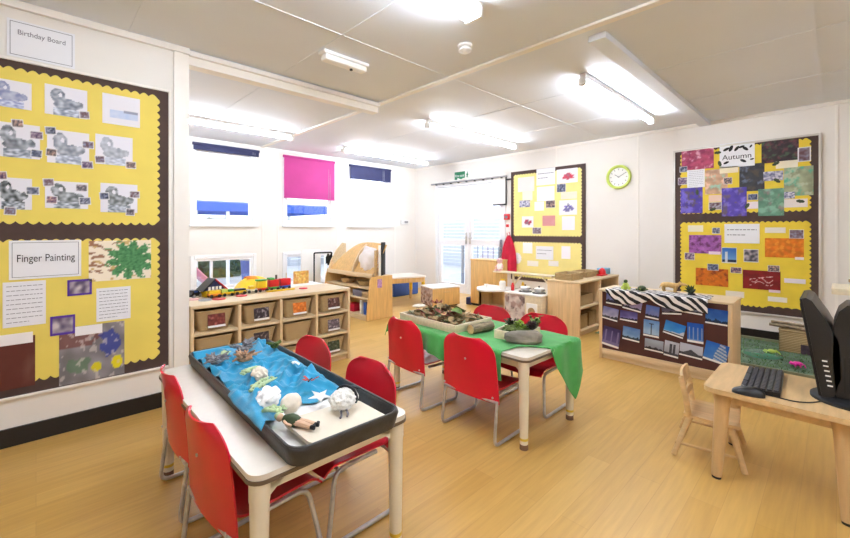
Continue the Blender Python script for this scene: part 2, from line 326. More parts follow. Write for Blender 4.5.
('B', -1.358, 2.022, 0.083, 0.073, ('photo', 23), 'photo', 'tiny photo on the left border, just below the pink leaf painting', 'photo', 'pieces pinned to the autumn board', 2, 0, None),
('B', -1.367, 1.873, 0.1, 0.091, ('photo', 24), 'photo', 'small grey photo on the left border, just above the left violet painting', 'photo', 'pieces pinned to the autumn board', 2, 0, None),
('B', -0.438, 2.123, 0.311, 0.239, ('paint', (0.24, 0.2, 0.22), ((0.45, 0.25, 0.28), (0.3, 0.4, 0.3)), 9), 'leaf_painting', 'wide dark leaf painting at the top right of the autumn board', 'painting', 'pieces pinned to the autumn board', 1, 0, None),
('B', -0.38, 1.972, 0.18, 0.08, ('blank', (0.93, 0.9, 0.8)), 'caption_strip', 'cream caption directly below the wide dark leaf painting', 'caption', 'pieces pinned to the autumn board', 2, 0, None),
('B', -0.492, 1.855, 0.169, 0.104, ('photo2', 25), 'photo', 'bluish wide photo right of the charcoal painting', 'photo', 'pieces pinned to the autumn board', 2, 0, None),
('B', -0.286, 1.779, 0.234, 0.314, ('paint', (0.66, 0.68, 0.55), ((0.3, 0.7, 0.58), (0.75, 0.77, 0.66)), 10), 'painting', 'pale olive painting with a mint patch at the right of the autumn board', 'painting', 'pieces pinned to the autumn board', 1, 0, None),
('B', -0.512, 1.562, 0.221, 0.304, ('paint', (0.42, 0.6, 0.5), ((0.6, 0.5, 0.5), (0.55, 0.72, 0.62)), 11), 'painting', 'sea green painting hanging over the brown strip', 'painting', 'pieces pinned to the autumn board', 2, 0, None),
('B', -0.24, 2.063, 0.104, 0.154, ('photo', 26), 'photo', 'purple-grey photo in the top right corner of the autumn board', 'photo', 'pieces pinned to the autumn board', 2, 0, None),
('B', -0.308, 1.542, 0.189, 0.09, ('blank', (0.92, 0.88, 0.86)), 'caption_strip', 'pale caption right of the sea green painting', 'caption', 'pieces pinned to the autumn board', 1, 0, None),
('B', -0.67, 1.63, 0.089, 0.071, ('photo', 27), 'photo', 'tiny photo between the right violet and the sea green paintings', 'photo', 'pieces pinned to the autumn board', 3, 0, None),
('B', -0.671, 1.536, 0.098, 0.08, ('blank', (0.93, 0.88, 0.9)), 'caption_strip', 'pale caption between the right violet and the sea green paintings', 'caption', 'pieces pinned to the autumn board', 3, 0, None),
('B', -0.358, 1.63, 0.087, 0.074, ('photo2', 28), 'photo', 'small photo under the pale olive painting', 'photo', 'pieces pinned to the autumn board', 2, 0, None),
('B', -1.228, 1.268, 0.162, 0.079, ('blank', (0.93, 0.9, 0.8)), 'caption_strip', 'cream caption at the upper left of the lower yellow sheet, above the lilac painting', 'caption', 'pieces pinned to the autumn board', 1, 0, None),
('B', -1.017, 1.242, 0.08, 0.072, ('photo', 31), 'photo', 'small photo just left of the two-line white sheet on the lower autumn board', 'photo', 'pieces pinned to the autumn board', 1, 0, None),
('B', -0.772, 1.208, 0.325, 0.225, ('title', 5), 'title_sheet', 'white sheet with two lines of dark writing on the lower autumn board', 'sign', 'pieces pinned to the autumn board', 1, 0, None),
('B', -1.131, 1.074, 0.333, 0.227, ('paint', (0.66, 0.38, 0.68), ((0.35, 0.15, 0.3), (0.7, 0.45, 0.72)), 12), 'painting', 'lilac painting with dark rings on the lower autumn board', 'painting', 'pieces pinned to the autumn board', 1, 0, None),
('B', -1.031, 0.971, 0.12, 0.036, ('blank', (0.93, 0.85, 0.92)), 'caption_strip', 'tiny caption on the lower right corner of the lilac painting', 'caption', 'pieces pinned to the autumn board', 2, 0, None),
('B', -1.291, 0.918, 0.108, 0.09, ('photo', 32), 'photo', 'small photo at the lower left corner of the lilac painting', 'photo', 'pieces pinned to the autumn board', 2, 0, None),
('B', -0.889, 0.948, 0.144, 0.185, ('tower', 1), 'photo', 'blue sky photo with a white tower on the lower autumn board', 'photo', 'pieces pinned to the autumn board', 1, 0, None),
('B', -0.686, 0.954, 0.134, 0.149, ('photo', 33), 'photo', 'dark night photo with a pale streak on the lower autumn board', 'photo', 'pieces pinned to the autumn board', 1, 0, None),
('B', -0.476, 1.248, 0.175, 0.061, ('blank', (0.93, 0.9, 0.86)), 'caption_strip', 'pale caption above the plain orange painting', 'caption', 'pieces pinned to the autumn board', 1, 0, None),
('B', -0.301, 1.206, 0.116, 0.097, ('photo', 34), 'photo', 'photo above the right end of the plain orange painting', 'photo', 'pieces pinned to the autumn board', 1, 0, None),
('B', -0.403, 1.052, 0.321, 0.214, ('paint', (0.9, 0.5, 0.12), ((0.85, 0.42, 0.1), (0.93, 0.6, 0.2)), 13), 'painting', 'plain bright orange painting at the right of the lower autumn board', 'painting', 'pieces pinned to the autumn board', 1, 0, None),
('B', -0.278, 0.942, 0.071, 0.029, ('blank', (0.93, 0.88, 0.86)), 'caption_strip', 'tiny caption under the bottom right corner of the plain orange painting', 'caption', 'pieces pinned to the autumn board', 2, 0, None),
('B', -1.062, 0.674, 0.328, 0.211, ('paint', (0.85, 0.45, 0.1), ((0.45, 0.15, 0.08), (0.8, 0.4, 0.1)), 14), 'painting', 'orange painting covered in dark red marks, lower left of the autumn board', 'painting', 'pieces pinned to the autumn board', 1, 0, None),
('B', -1.048, 0.797, 0.113, 0.079, ('photo', 35), 'photo', 'small photo over the top edge of the orange painting with dark marks', 'photo', 'pieces pinned to the autumn board', 2, 0, None),
('B', -0.824, 0.776, 0.105, 0.068, ('photo', 36), 'photo', 'small photo between the marked orange and the dark red paintings', 'photo', 'pieces pinned to the autumn board', 1, 0, None),
('B', -0.596, 0.68, 0.33, 0.216, ('scribble', (0.55, 0.12, 0.12)), 'painting', 'dark red painting with white scribbled lines', 'painting', 'pieces pinned to the autumn board', 1, 0, None),
('B', -0.488, 0.819, 0.101, 0.07, ('photo', 37), 'photo', 'small photo over the top right corner of the dark red painting', 'photo', 'pieces pinned to the autumn board', 2, 0, None),
('B', -0.481, 0.565, 0.098, 0.029, ('blank', (0.93, 0.85, 0.88)), 'caption_strip', 'tiny caption under the right end of the dark red painting', 'caption', 'pieces pinned to the autumn board', 2, 0, None),
('B', -0.835, 0.492, 0.175, 0.071, ('blank', (0.93, 0.88, 0.82)), 'caption_strip', "pale caption low down, left of the dark red painting's corner", 'caption', 'pieces pinned to the autumn board', 1, 0, None),
('B', -0.457, 0.477, 0.162, 0.054, ('blank', (0.93, 0.9, 0.84)), 'caption_strip', 'pale caption lowest on the autumn board, nearest the monitor', 'caption', 'pieces pinned to the autumn board', 1, 0, None),
('B', -0.315, 0.695, 0.172, 0.049, ('blank', (0.92, 0.88, 0.93)), 'caption_strip', 'pale lilac caption right of the dark red painting', 'caption', 'pieces pinned to the autumn board', 1, 0, None),
('C', -1.478, 0.594, 0.146, 0.111, ('land', 0), 'landmark_photo', 'landmark photo half under the left end of the zebra cloth', 'photo', 'landmark photos on the brown cabinet back', 2, 4, 'strip'),
('C', -1.316, 0.56, 0.16, 0.109, ('land', 1), 'landmark_photo', 'landmark photo tilted, under the zebra cloth beside the corner photo', 'photo', 'landmark photos on the brown cabinet back', 1, 9, 'strip'),
('C', -1.515, 0.445, 0.144, 0.118, ('land', 2), 'landmark_photo', 'landmark photo pale harbour view at the left edge, second from the top', 'photo', 'landmark photos on the brown cabinet back', 1, 8, 'strip'),
('C', -1.349, 0.447, 0.152, 0.093, ('land', 3), 'landmark_photo', 'landmark photo of a purple dusk town, below the tilted one under the zebra cloth', 'photo', 'landmark photos on the brown cabinet back', 2, 2, 'strip'),
('C', -1.507, 0.223, 0.159, 0.182, ('land', 4), 'landmark_photo', 'landmark photo of tall purple spires at the lower left corner', 'photo', 'landmark photos on the brown cabinet back', 1, 8, 'strip'),
('C', -1.327, 0.284, 0.148, 0.121, ('land', 5), 'landmark_photo', 'landmark photo of a grey skyline on blue sky, alone beside the purple spires', 'photo', 'landmark photos on the brown cabinet back', 1, 4, 'strip'),
('C', -1.158, 0.366, 0.127, 0.148, ('land', 6), 'landmark_photo', 'landmark photo of a thin tower with a round top under blue sky', 'photo', 'landmark photos on the brown cabinet back', 1, 2, 'strip'),
('C', -1.136, 0.218, 0.15, 0.103, ('land', 7), 'landmark_photo', 'landmark photo grey, of a long building in the bottom row below the thin tower', 'photo', 'landmark photos on the brown cabinet back', 2, 2, 'strip'),
('C', -1.149, 0.513, 0.109, 0.114, ('land', 8), 'landmark_photo', 'landmark photo above the thin tower photo, half under the zebra cloth', 'photo', 'landmark photos on the brown cabinet back', 1, 5, 'strip'),
('C', -1.0, 0.559, 0.149, 0.084, ('land', 9), 'landmark_photo', 'landmark photo dark, under the lowest dip of the zebra cloth', 'photo', 'landmark photos on the brown cabinet back', 1, -6, 'strip'),
('C', -0.846, 0.579, 0.147, 0.067, ('land', 10), 'landmark_photo', 'landmark photo dark, under the right end of the zebra cloth', 'photo', 'landmark photos on the brown cabinet back', 2, 3, 'strip'),
('C', -0.977, 0.392, 0.155, 0.115, ('land', 11), 'landmark_photo', 'landmark photo tilted, of a white shell-roofed building on bright blue', 'photo', 'landmark photos on the brown cabinet back', 1, 12, 'strip'),
('C', -0.824, 0.387, 0.115, 0.163, ('land', 12), 'landmark_photo', 'landmark photo of pale columns on deep blue, right of the shell-roofed building', 'photo', 'landmark photos on the brown cabinet back', 1, 0, 'strip'),
('C', -0.998, 0.215, 0.111, 0.133, ('land', 13), 'landmark_photo', 'landmark photo grey, of two dark pointed towers in the bottom row', 'photo', 'landmark photos on the brown cabinet back', 2, 5, 'strip'),
('C', -0.854, 0.23, 0.165, 0.108, ('land', 14), 'landmark_photo', 'landmark photo grey, of a dark domed palace in the bottom row', 'photo', 'landmark photos on the brown cabinet back', 1, 4, 'strip'),
('C', -0.678, 0.544, 0.149, 0.123, ('land', 15), 'landmark_photo', 'landmark photo of a fairground-like blue view, alone at the upper right', 'photo', 'landmark photos on the brown cabinet back', 1, 2, 'strip'),
('C', -0.682, 0.254, 0.156, 0.157, ('land', 16), 'landmark_photo', 'landmark photo of a leaning ribbed tower on blue at the lower right corner', 'photo', 'landmark photos on the brown cabinet back', 1, 10, 'strip'),
]
# ---------- room ----------
ZC=2.58; L=3.33; BX=5.93; WY=6.40; XM=-1.6; YM=-1.6
struct(G().box(XM-.1,BX+.12,YM-.1,WY+.12,-.06,0),'floor',floor_m,'light oak vinyl plank floor')
struct(G().box(XM-.1,BX+.12,YM-.1,WY+.12,ZC,ZC+.08),'ceiling',ceil_m,'cream panelled ceiling')
struct(G().box(XM,.803,L,L+.12,0,ZC),'wall_left',wall_m,'cream wall behind the squirrel board')
struct(G().box(.05,.17,L+.12,WY,0,ZC),'wall_recess',wall_m)
struct(G().box(XM-.1,XM,YM,WY,0,ZC),'wall_behind',wall_m)
struct(G().box(XM,BX+.12,YM-.1,YM,0,ZC),'wall_right',wall_m)
# back wall with doorway Y 4.06..5.77, z 0..2.17
D0,D1,DZ=4.06,5.77,2.17
struct(G().box(BX,BX+.12,YM,D0,0,ZC).box(BX,BX+.12,D1,WY+.12,0,ZC).box(BX,BX+.12,D0,D1,DZ,ZC),'wall_back',wall_m,'cream back wall with the autumn board')
WIN=[(1.57,2.50,1.33,2.47),(2.93,3.88,1.33,2.47),(4.20,5.20,1.33,2.47),(1.57,2.50,.34,.88),(2.93,3.88,.34,.88)]
g=G(); xs=[.05,1.57,2.50,2.93,3.88,4.20,5.20,BX]
for i in range(len(xs)-1):
    x0,x1=xs[i],xs[i+1]
    op=sorted([(z0,z1) for a,b,z0,z1 in WIN if a==x0 and b==x1]); z=0
    for z0,z1 in op: g.box(x0,x1,WY,WY+.12,z,z0); z=z1
    g.box(x0,x1,WY,WY+.12,z,ZC)
struct(g,'wall_window',wall_m,'white wall with the windows and blinds')
# trims
struct(G().box(XM,.71,L-.014,L,0,.105),'baseboard_left',black_skirt,'black skirting below the squirrel board')
struct(G().box(BX-.016,BX,YM,1.62,0,.11).box(BX-.016,BX,1.62,D0-.06,0,.11),'baseboard_back',black_skirt,'black skirting along the back wall')
struct(G().box(.17,BX,WY-.014,WY,0,.1),'baseboard_window',black_skirt)
struct(G().box(.71,.765,L-.02,L,0,ZC).box(.765,.808,L-.010,L+.12,0,ZC),'trim_1',trimw,'white corner trim at the end of the left wall')
struct(G().box(XM,.808,L-.03,L,ZC-.045,ZC,.004),'trim_2',trimw,'white cornice over the squirrel board')
struct(G().box(BX-.025,BX,YM,WY,ZC-.035,ZC,.004),'trim_3',trimw)
struct(G().box(.17,BX,WY-.025,WY,ZC-.035,ZC,.004),'trim_4',trimw)
struct(G().box(.808,2.56,L+.0,L+.10,ZC-.11,ZC,.004).box(.808,2.56,L-.03,L+.0,ZC-.05,ZC-.02,.003),'trim_5',trimw,'white ceiling beam continuing the left wall')
struct(G().box(2.555,2.615,YM,WY,ZC-.018,ZC,.004),'trim_6',trimw,'white ceiling joint strip')
struct(G().box(2.72,BX,1.07,1.19,ZC-.045,ZC,.004),'trim_7',ceil_m,'flat boxed batten across the ceiling')
g=G()
for x in (.45,1.5,3.7,4.8): g.box(x-.007,x+.007,YM,WY,ZC-.004,ZC)
for y in (.1,2.35): g.box(XM,BX,y-.006,y+.006,ZC-.004,ZC)
struct(g,'trim_8',ceil_m,'thin panel joint strips on the ceiling')
g=G()
for y in (.0,1.9,3.1): g.box(BX-.006,BX,y-.012,y+.012,.11,ZC-.035)
for x in (2.60,2.85,3.97,4.12,5.35): g.box(x-.012,x+.012,WY-.006,WY,.1,ZC-.035)
struct(g,'trim_9',trimw,'thin upright panel joint strips on the walls')
# windows
for i,(x0,x1,z0,z1) in enumerate(WIN):
    t=.05; g=G()
    for a in ((x0,x0+t,z0,z1),(x1-t,x1,z0,z1),(x0+t,x1-t,z0,z0+t),(x0+t,x1-t,z1-t,z1)): g.box(a[0],a[1],WY-.012,WY+.08,a[2],a[3],.006)
    w=struct(g,'window_%d'%(i+1),upvc,['white window with the gazebo view, left of the row','white window behind the magenta blind','white window right of the magenta blind','low white window behind the basket unit','low white window below the magenta blind'][i])
    g=G(); a0,a1,b0,b1=x0+t,x1-t,z0+t,z1-t; q=.035
    if i in (0,2): a1-=.02
    for a in ((a0,a0+q,b0,b1),(a1-q,a1,b0,b1),(a0+q,a1-q,b0,b0+q),(a0+q,a1-q,b1-q,b1)): g.box(a[0],a[1],WY+.005,WY+.065,a[2],a[3],.005)
    if i==3: g.box(1.84,1.87,WY+.01,WY+.06,b0+q,b1-q)
    s=g.out('sash',upvc,w); 
    G().box(a0+q,a1-q,WY+.035,WY+.04,b0+q,b1-q).out('glass_pane',glass,w)
    G().box(x0-.02,x1+.02,WY-.045,WY-.012,z0-.03,z0,.006).out('window_sill',upvc,w)
    if i<3: G().box(a0+.004,a0+.022,WY-.02,WY+.005,z0+.42,z0+.54,.004).out('window_handle',white,w)
# blinds
def blind(x0,x1,z0,z1,mat,label,cord):
    t=thing('roller_blind',label,'blind',((x0+x1)/2,WY-.05,0),0,'roller blinds on the windows'); w=(x1-x0)/2
    G().grid(lambda u,v:(-w+2*w*u,.004*math.sin(u*9+v*3),z0+(z1-z0)*v),12,6,.002).out('blind_fabric',mat,t)
    G().cyl((-w-.01,.01,z1+.0),(w+.01,.01,z1+.0),.022,seg=14).out('blind_roller',mat,t)
    G().box(-w,w,-.006,.008,z0-.018,z0+.004,.003).out('bottom_bar',mat,t)
    if cord: G().tube([(w+cord,.0,z1),(w+cord,.0,z1-.75),(w+cord+.02,.0,z1-.77),(w+cord+.03,0,z1-.7),(w+cord+.03,0,z1)],.003,6).out('pull_cord',grey,t)
blind(1.60,2.52,2.415,2.485,navy,'navy roller blind rolled almost fully up on the leftmost window',-.09)
blind(2.935,3.885,1.80,2.475,pink,'magenta roller blind pulled halfway down',-.12)
blind(4.22,5.20,2.235,2.465,navy,'navy roller blind pulled a little down, right of the magenta one',-.2)
# doors
fr=struct(G().box(BX-.02,BX+.1,D0,D0+.05,0,DZ,.004).box(BX-.02,BX+.1,D1-.05,D1,0,DZ,.004).box(BX-.02,BX+.1,D0+.05,D1-.05,DZ-.05,DZ,.004),'trim_10',upvc,'white frame round the double doors')
def leaf(n,y0,y1,label,hs):
    g=G(); t=.085
    for a in ((y0,y0+t,.02,2.11),(y1-t,y1,.02,2.11),(y0+t,y1-t,.02,.2),(y0+t,y1-t,1.98,2.11),(y0+t,y1-t,.95,1.07)): g.box(BX+.02,BX+.07,a[0],a[1],a[2],a[3],.005)
    d=struct(g,'door_%d'%n,upvc,label)
    G().box(BX+.042,BX+.047,y0+t,y1-t,1.07,1.98).out('glass_pane',glass,d)
    G().box(BX+.042,BX+.047,y0+t,y1-t,.2,.95).out('glass_pane',glass,d)
    yh=y0+.045 if hs<0 else y1-.045
    g=G().box(BX+.008,BX+.02,yh-.018,yh+.018,.98,1.2,.004); g.tube([(BX+.01,yh,1.1),(BX-.03,yh,1.1),(BX-.03,yh-hs*.1,1.1)],.009,8).out('door_handle',chrome,d)
    return d
leaf(1,4.93,5.715,'left leaf of the white glazed double doors',-1); leaf(2,4.115,4.925,'right leaf of the white glazed double doors',1)
t=thing('curtain_rail','white curtain rail with gathered white netting over the double doors','curtain rail',(BX-.05,0,2.19))
G().box(-.012,.012,4.0,5.86,-.015,.015,.004).out('rail',grey,t)
for k in range(9): G().box(-.018,.018,4.1+.2*k,4.125+.2*k,-.03,-.01,.003).out('rail_glider',darkmetal,t)
G().grid(lambda u,v:(.0+.012*math.sin(u*70),4.05+1.1*u,.005+.05*v*(1+.3*math.sin(u*33))),80,3,.002).out('gathered_netting',paperw,t)
# ---------- outside ----------
struct(G().box(-3,16,WY+.13,16,-.12,-.05).box(BX+.13,16,-3,WY+.13,-.12,-.05),'ground',ground_m,'pale paving outside')
def fence(name,label,p0,p1,h,n):
    t=thing(name,label,'fence',(0,0,0)); p0=Vector(p0);p1=Vector(p1); d=(p1-p0)
    g=G(); rz=Matrix.Rotation(math.atan2(d.y,d.x),3,'Z'); m=(p0+p1)/2; k=14
    for i in range(k):
        z=-.05+h*(i+.04)/k; g.box(m.x-d.length/2,m.x+d.length/2,m.y-.01,m.y+.01,z,z+h*.9/k,0,rz,m)
    g.out('boards',fence_m,t)
    for i in range(n):
        q=p0+d*i/(n-1); G().box(q.x-.04,q.x+.04,q.y-.04,q.y+.04,-.05,h+.05,.005).out('post',fence_m,t)
fence('garden_fence','pale board fence seen through the windows',(-2,13.8,0),(13,13.8,0),1.7,8)
fence('boundary_fence','pale board fence seen through the double doors',(11,11,0),(11,0,0),1.7,7)
t=thing('gazebo','blue topped white gazebo outside the leftmost window','gazebo',(3.5,10.0,-.05))
G().lathe([(1.7,1.87),(1.68,1.89),(.1,2.7),(.02,2.72)],(0,0,0),4,Matrix.Diagonal((1.42,1,1))@Matrix.Rotation(R(45),3,'Z')).out('canopy',paperw,t,False)
for s,(x0,x1,y0,y1) in enumerate(((-1.7,1.7,-1.2,-1.18),(-1.7,1.7,1.18,1.2),(-1.7,-1.68,-1.2,1.2),(1.68,1.7,-1.2,1.2))): G().box(x0,x1,y0,y1,1.69,1.89).out('valance',gazb,t,False)
for x in (-1.65,-.63,1.65):
    for y in (-1.15,1.15): G().cyl((x,y,0),(x,y,1.88),.035).out('gazebo_leg',white,t)
def bush(label,loc,r,sd):
    g=G(); rd=random.Random(sd)
    for k in range(9): g.ell((rd.uniform(-.6,.6)*r,rd.uniform(-.3,.3)*r,rd.uniform(.3,1.1)*r),(r*.55,r*.5,r*.5),None,3,.35,4,k+sd)
    tag(g.out('garden_bush',hedge_m,None,True,loc),label,'bush',None)
bush('green bush outside the leftmost window under the gazebo',(3.3,12.4,-.1),1.05,1)
bush('green bush outside the window right of the magenta blind',(8.3,12.4,-.1),.9,5)
t=thing('toy_slide','pink plastic garden slide outside the low window behind the basket unit','slide',(2.2,7.45,-.05))
G().grid(lambda u,v:(-.2+.5*v-.25+(.02 if u in(0,1) else 0),-.25+.5*u,.75-.62*v+.1*v*v+(.06 if u<.1 or u>.9 else 0)),12,12,.02).out('chute',outpink,t)
g=G()
for k in range(3): g.box(-.62,-.5,-.2,.2,.15+.2*k,.18+.2*k,.005)
g.box(-.62,-.45,-.25,-.2,0,.75,.01).box(-.62,-.45,.2,.25,0,.75,.01).out('steps',bluefoam,t)
t=thing('garden_bin','dark blue garden bin outside the low window behind the basket unit','bin',(3.05,7.9,-.05))
G().lathe([(.2,0),(.25,.7),(.26,.72)],(0,0,0),16).out('bin_body',bluefoam,t); G().lathe([(.27,.72),(.27,.76),(.18,.82),(.02,.84)],(0,0,0),16).out('bin_lid',grey,t)
t=thing('ramp_railing','grey metal railing outside the double doors','railing',(7.3,4.9,-.05))
g=G()
for k in range(19): g.cyl((0,-1.3+k*.144,0),(0,-1.3+k*.144,1.0),.009,seg=8)
slate=M('slate_metal','5A5F6A',.5); g.out('bars',slate,t); G().cyl((0,-1.35,1.02),(0,1.35,1.02),.022).out('top_rail',slate,t)
for y in (-1.33,1.33): G().cyl((0,y,0),(0,y,1.02),.028).out('rail_post',grey,t)
# ---------- ceiling fittings ----------
def lamp(x0,x1,y,label):
    t=thing('ceiling_light',label,'ceiling light',((x0+x1)/2,y,ZC),0,'fluorescent ceiling lights'); h=(x1-x0)/2
    G().box(-h,h,-.028,.028,-.045,0,.005).out('batten',white,t)
    G().cyl((-h+.03,0,-.075),(h-.03,0,-.075),.019,seg=16).out('tube',tube_m,t)
    for s in (-1,1): G().box(s*h-.022,s*h+.022,-.03,.03,-.105,-.04,.006).out('end_cap',white,t)
    return t
lamp(3.32,5.12,1.50,'lit fluorescent strip light on the ceiling nearest the autumn board')
lamp(3.37,5.24,3.42,'lit fluorescent strip light in the middle of the ceiling, pointing at the yellow board')
lamp(3.47,5.32,5.42,'lit fluorescent strip light just above the navy blind right of the magenta one')
lamp(.70,2.52,5.21,'lit fluorescent strip light above the leftmost window')
lamp(.10,1.9,-.70,'unseen strip light added on the ceiling behind the camera to brighten the room')  # added lamp, out of view, gives the near part of the room more light
# big boxed diffuser light
t=thing('ceiling_light','lit box diffuser light at the top edge of the photo','ceiling light',(1.0,1.50,ZC),0,'fluorescent ceiling lights')
G().box(-.87,.87,-.06,.06,-.02,0,.004).out('batten',white,t)
dif=M('lit_diffuser','E9F2FF',.5,emit=DIFF); G().ext([(-.85,-.055,-.02),(-.85,-.045,-.085),(-.85,.045,-.085),(-.85,.055,-.02)],(1.7,0,0)).out('diffuser',dif,t,False)
for s in (-1,1): G().box(s*.86-.012,s*.86+.012,-.062,.062,-.092,-.018,.008).out('end_cap',white,t)
t=thing('smoke_detector','round white smoke detector on the ceiling by the joint strip','smoke detector',(2.21,1.86,ZC))
G().lathe([(.052,0),(.052,-.012),(.045,-.018)],(0,0,0),24).out('base',white,t)
G().lathe([(.03,-.018),(.03,-.03),(.046,-.032),(.046,-.044),(.03,-.055),(.01,-.058)],(0,0,0),24).out('sensor_head',white,t)
t=thing('emergency_light','white emergency light fitting on the ceiling near the beam','emergency light',(1.71,2.65,ZC))
G().box(-.2,.2,-.045,.045,-.025,0,.006).out('back_plate',white,t); G().box(-.185,.185,-.04,.04,-.07,-.025,.012).out('cover',palew if 0 else white,t)
G().lathe([(.012,0),(.012,-.01),(.004,-.014)],(.06,-.0,-.07),12).out('indicator',blackp,t)
# ---------- wall boards ----------
def scallop(x0,x1,z0,z1,y,d,amp,mat,name,par,step=.045,sides='LRTB'):
    pts=[]; x0+=amp; x1-=amp; z0+=amp; z1-=amp
    def edge(a,b,nrm,on):
        ln=math.dist(a,b); k=max(1,round(ln/step))
        for i in range(k*6):
            t=i/(k*6); w=amp*abs(math.sin(PI*t*k)) if on else 0
            pts.append((a[0]+(b[0]-a[0])*t+nrm[0]*w,y,a[1]+(b[1]-a[1])*t+nrm[1]*w))
    edge((x0,z0),(x1,z0),(0,-1),'B' in sides); edge((x1,z0),(x1,z1),(1,0),'R' in sides); edge((x1,z1),(x0,z1),(0,1),'T' in sides); edge((x0,z1),(x0,z0),(-1,0),'L' in sides)
    return G().ext(pts,(0,d,0)).out(name,mat,par,False,None,True)
def board(name,label,loc,rz,w,h,frame,fw,sheets,mat):
    t=thing(name,label,'display board',loc,rz)
    G().box(-w/2,w/2,-.012,0,0,h).out('brown_backing',brownboard,t)
    for x0,x1,z0,z1,sd in sheets: scallop(x0,x1,z0,z1,-.0145,.002,.018,mat,'backing_sheet',t,.05,sd)
    if frame:
        g=G()
        for a in ((-w/2-fw,-w/2,-fw,h+fw),(w/2,w/2+fw,-fw,h+fw),(-w/2,w/2,-fw,0),(-w/2,w/2,h,h+fw)): g.box(a[0],a[1],-.022,0,a[2],a[3],.003)
        g.out('frame',frame,t)
    return t
# left: x -.75..0.676, z .288..2.229
board('display_board','large two-part yellow display board with brown scalloped border on the left wall',(-.037,L,.288),0,1.426,1.941,trimw,.016,[(-.66,.662,.062,.908,'LRTB'),(-.66,.662,.995,1.905,'LRTB')],yel)
board('display_board','narrow yellow display board with brown border between the doors and the clock',(BX,3.285,.40),R(-90),1.315,1.852,None,.012,[(-.605,.605,.05,.655,'LRTB'),(-.605,.605,.745,1.80,'LRTB')],yelpale)
board('display_board','autumn display board in yellow and brown behind the monitor',(BX,.79,.305),R(-90),1.32,1.945,alum,.022,[(-.605,.605,.06,1.045,'LRTB'),(-.605,.605,1.145,1.93,'LRTB')],yelg)
for y,z,dx in ((.24,.40,0),):
    tag(G().ext([(-.21,0,0)]+[( -.21+.42*i/24,0,.03+.012*abs(math.sin(i*PI/4))) for i in range(25)]+[(.21,0,0)],(0,.004,0)).out('border_strip',brownboard,None,False,(BX-.019,.34,.355),True),'short brown scalloped border piece at the bottom of the autumn board behind the monitor','border strip').rotation_euler=(0,0,R(-90))
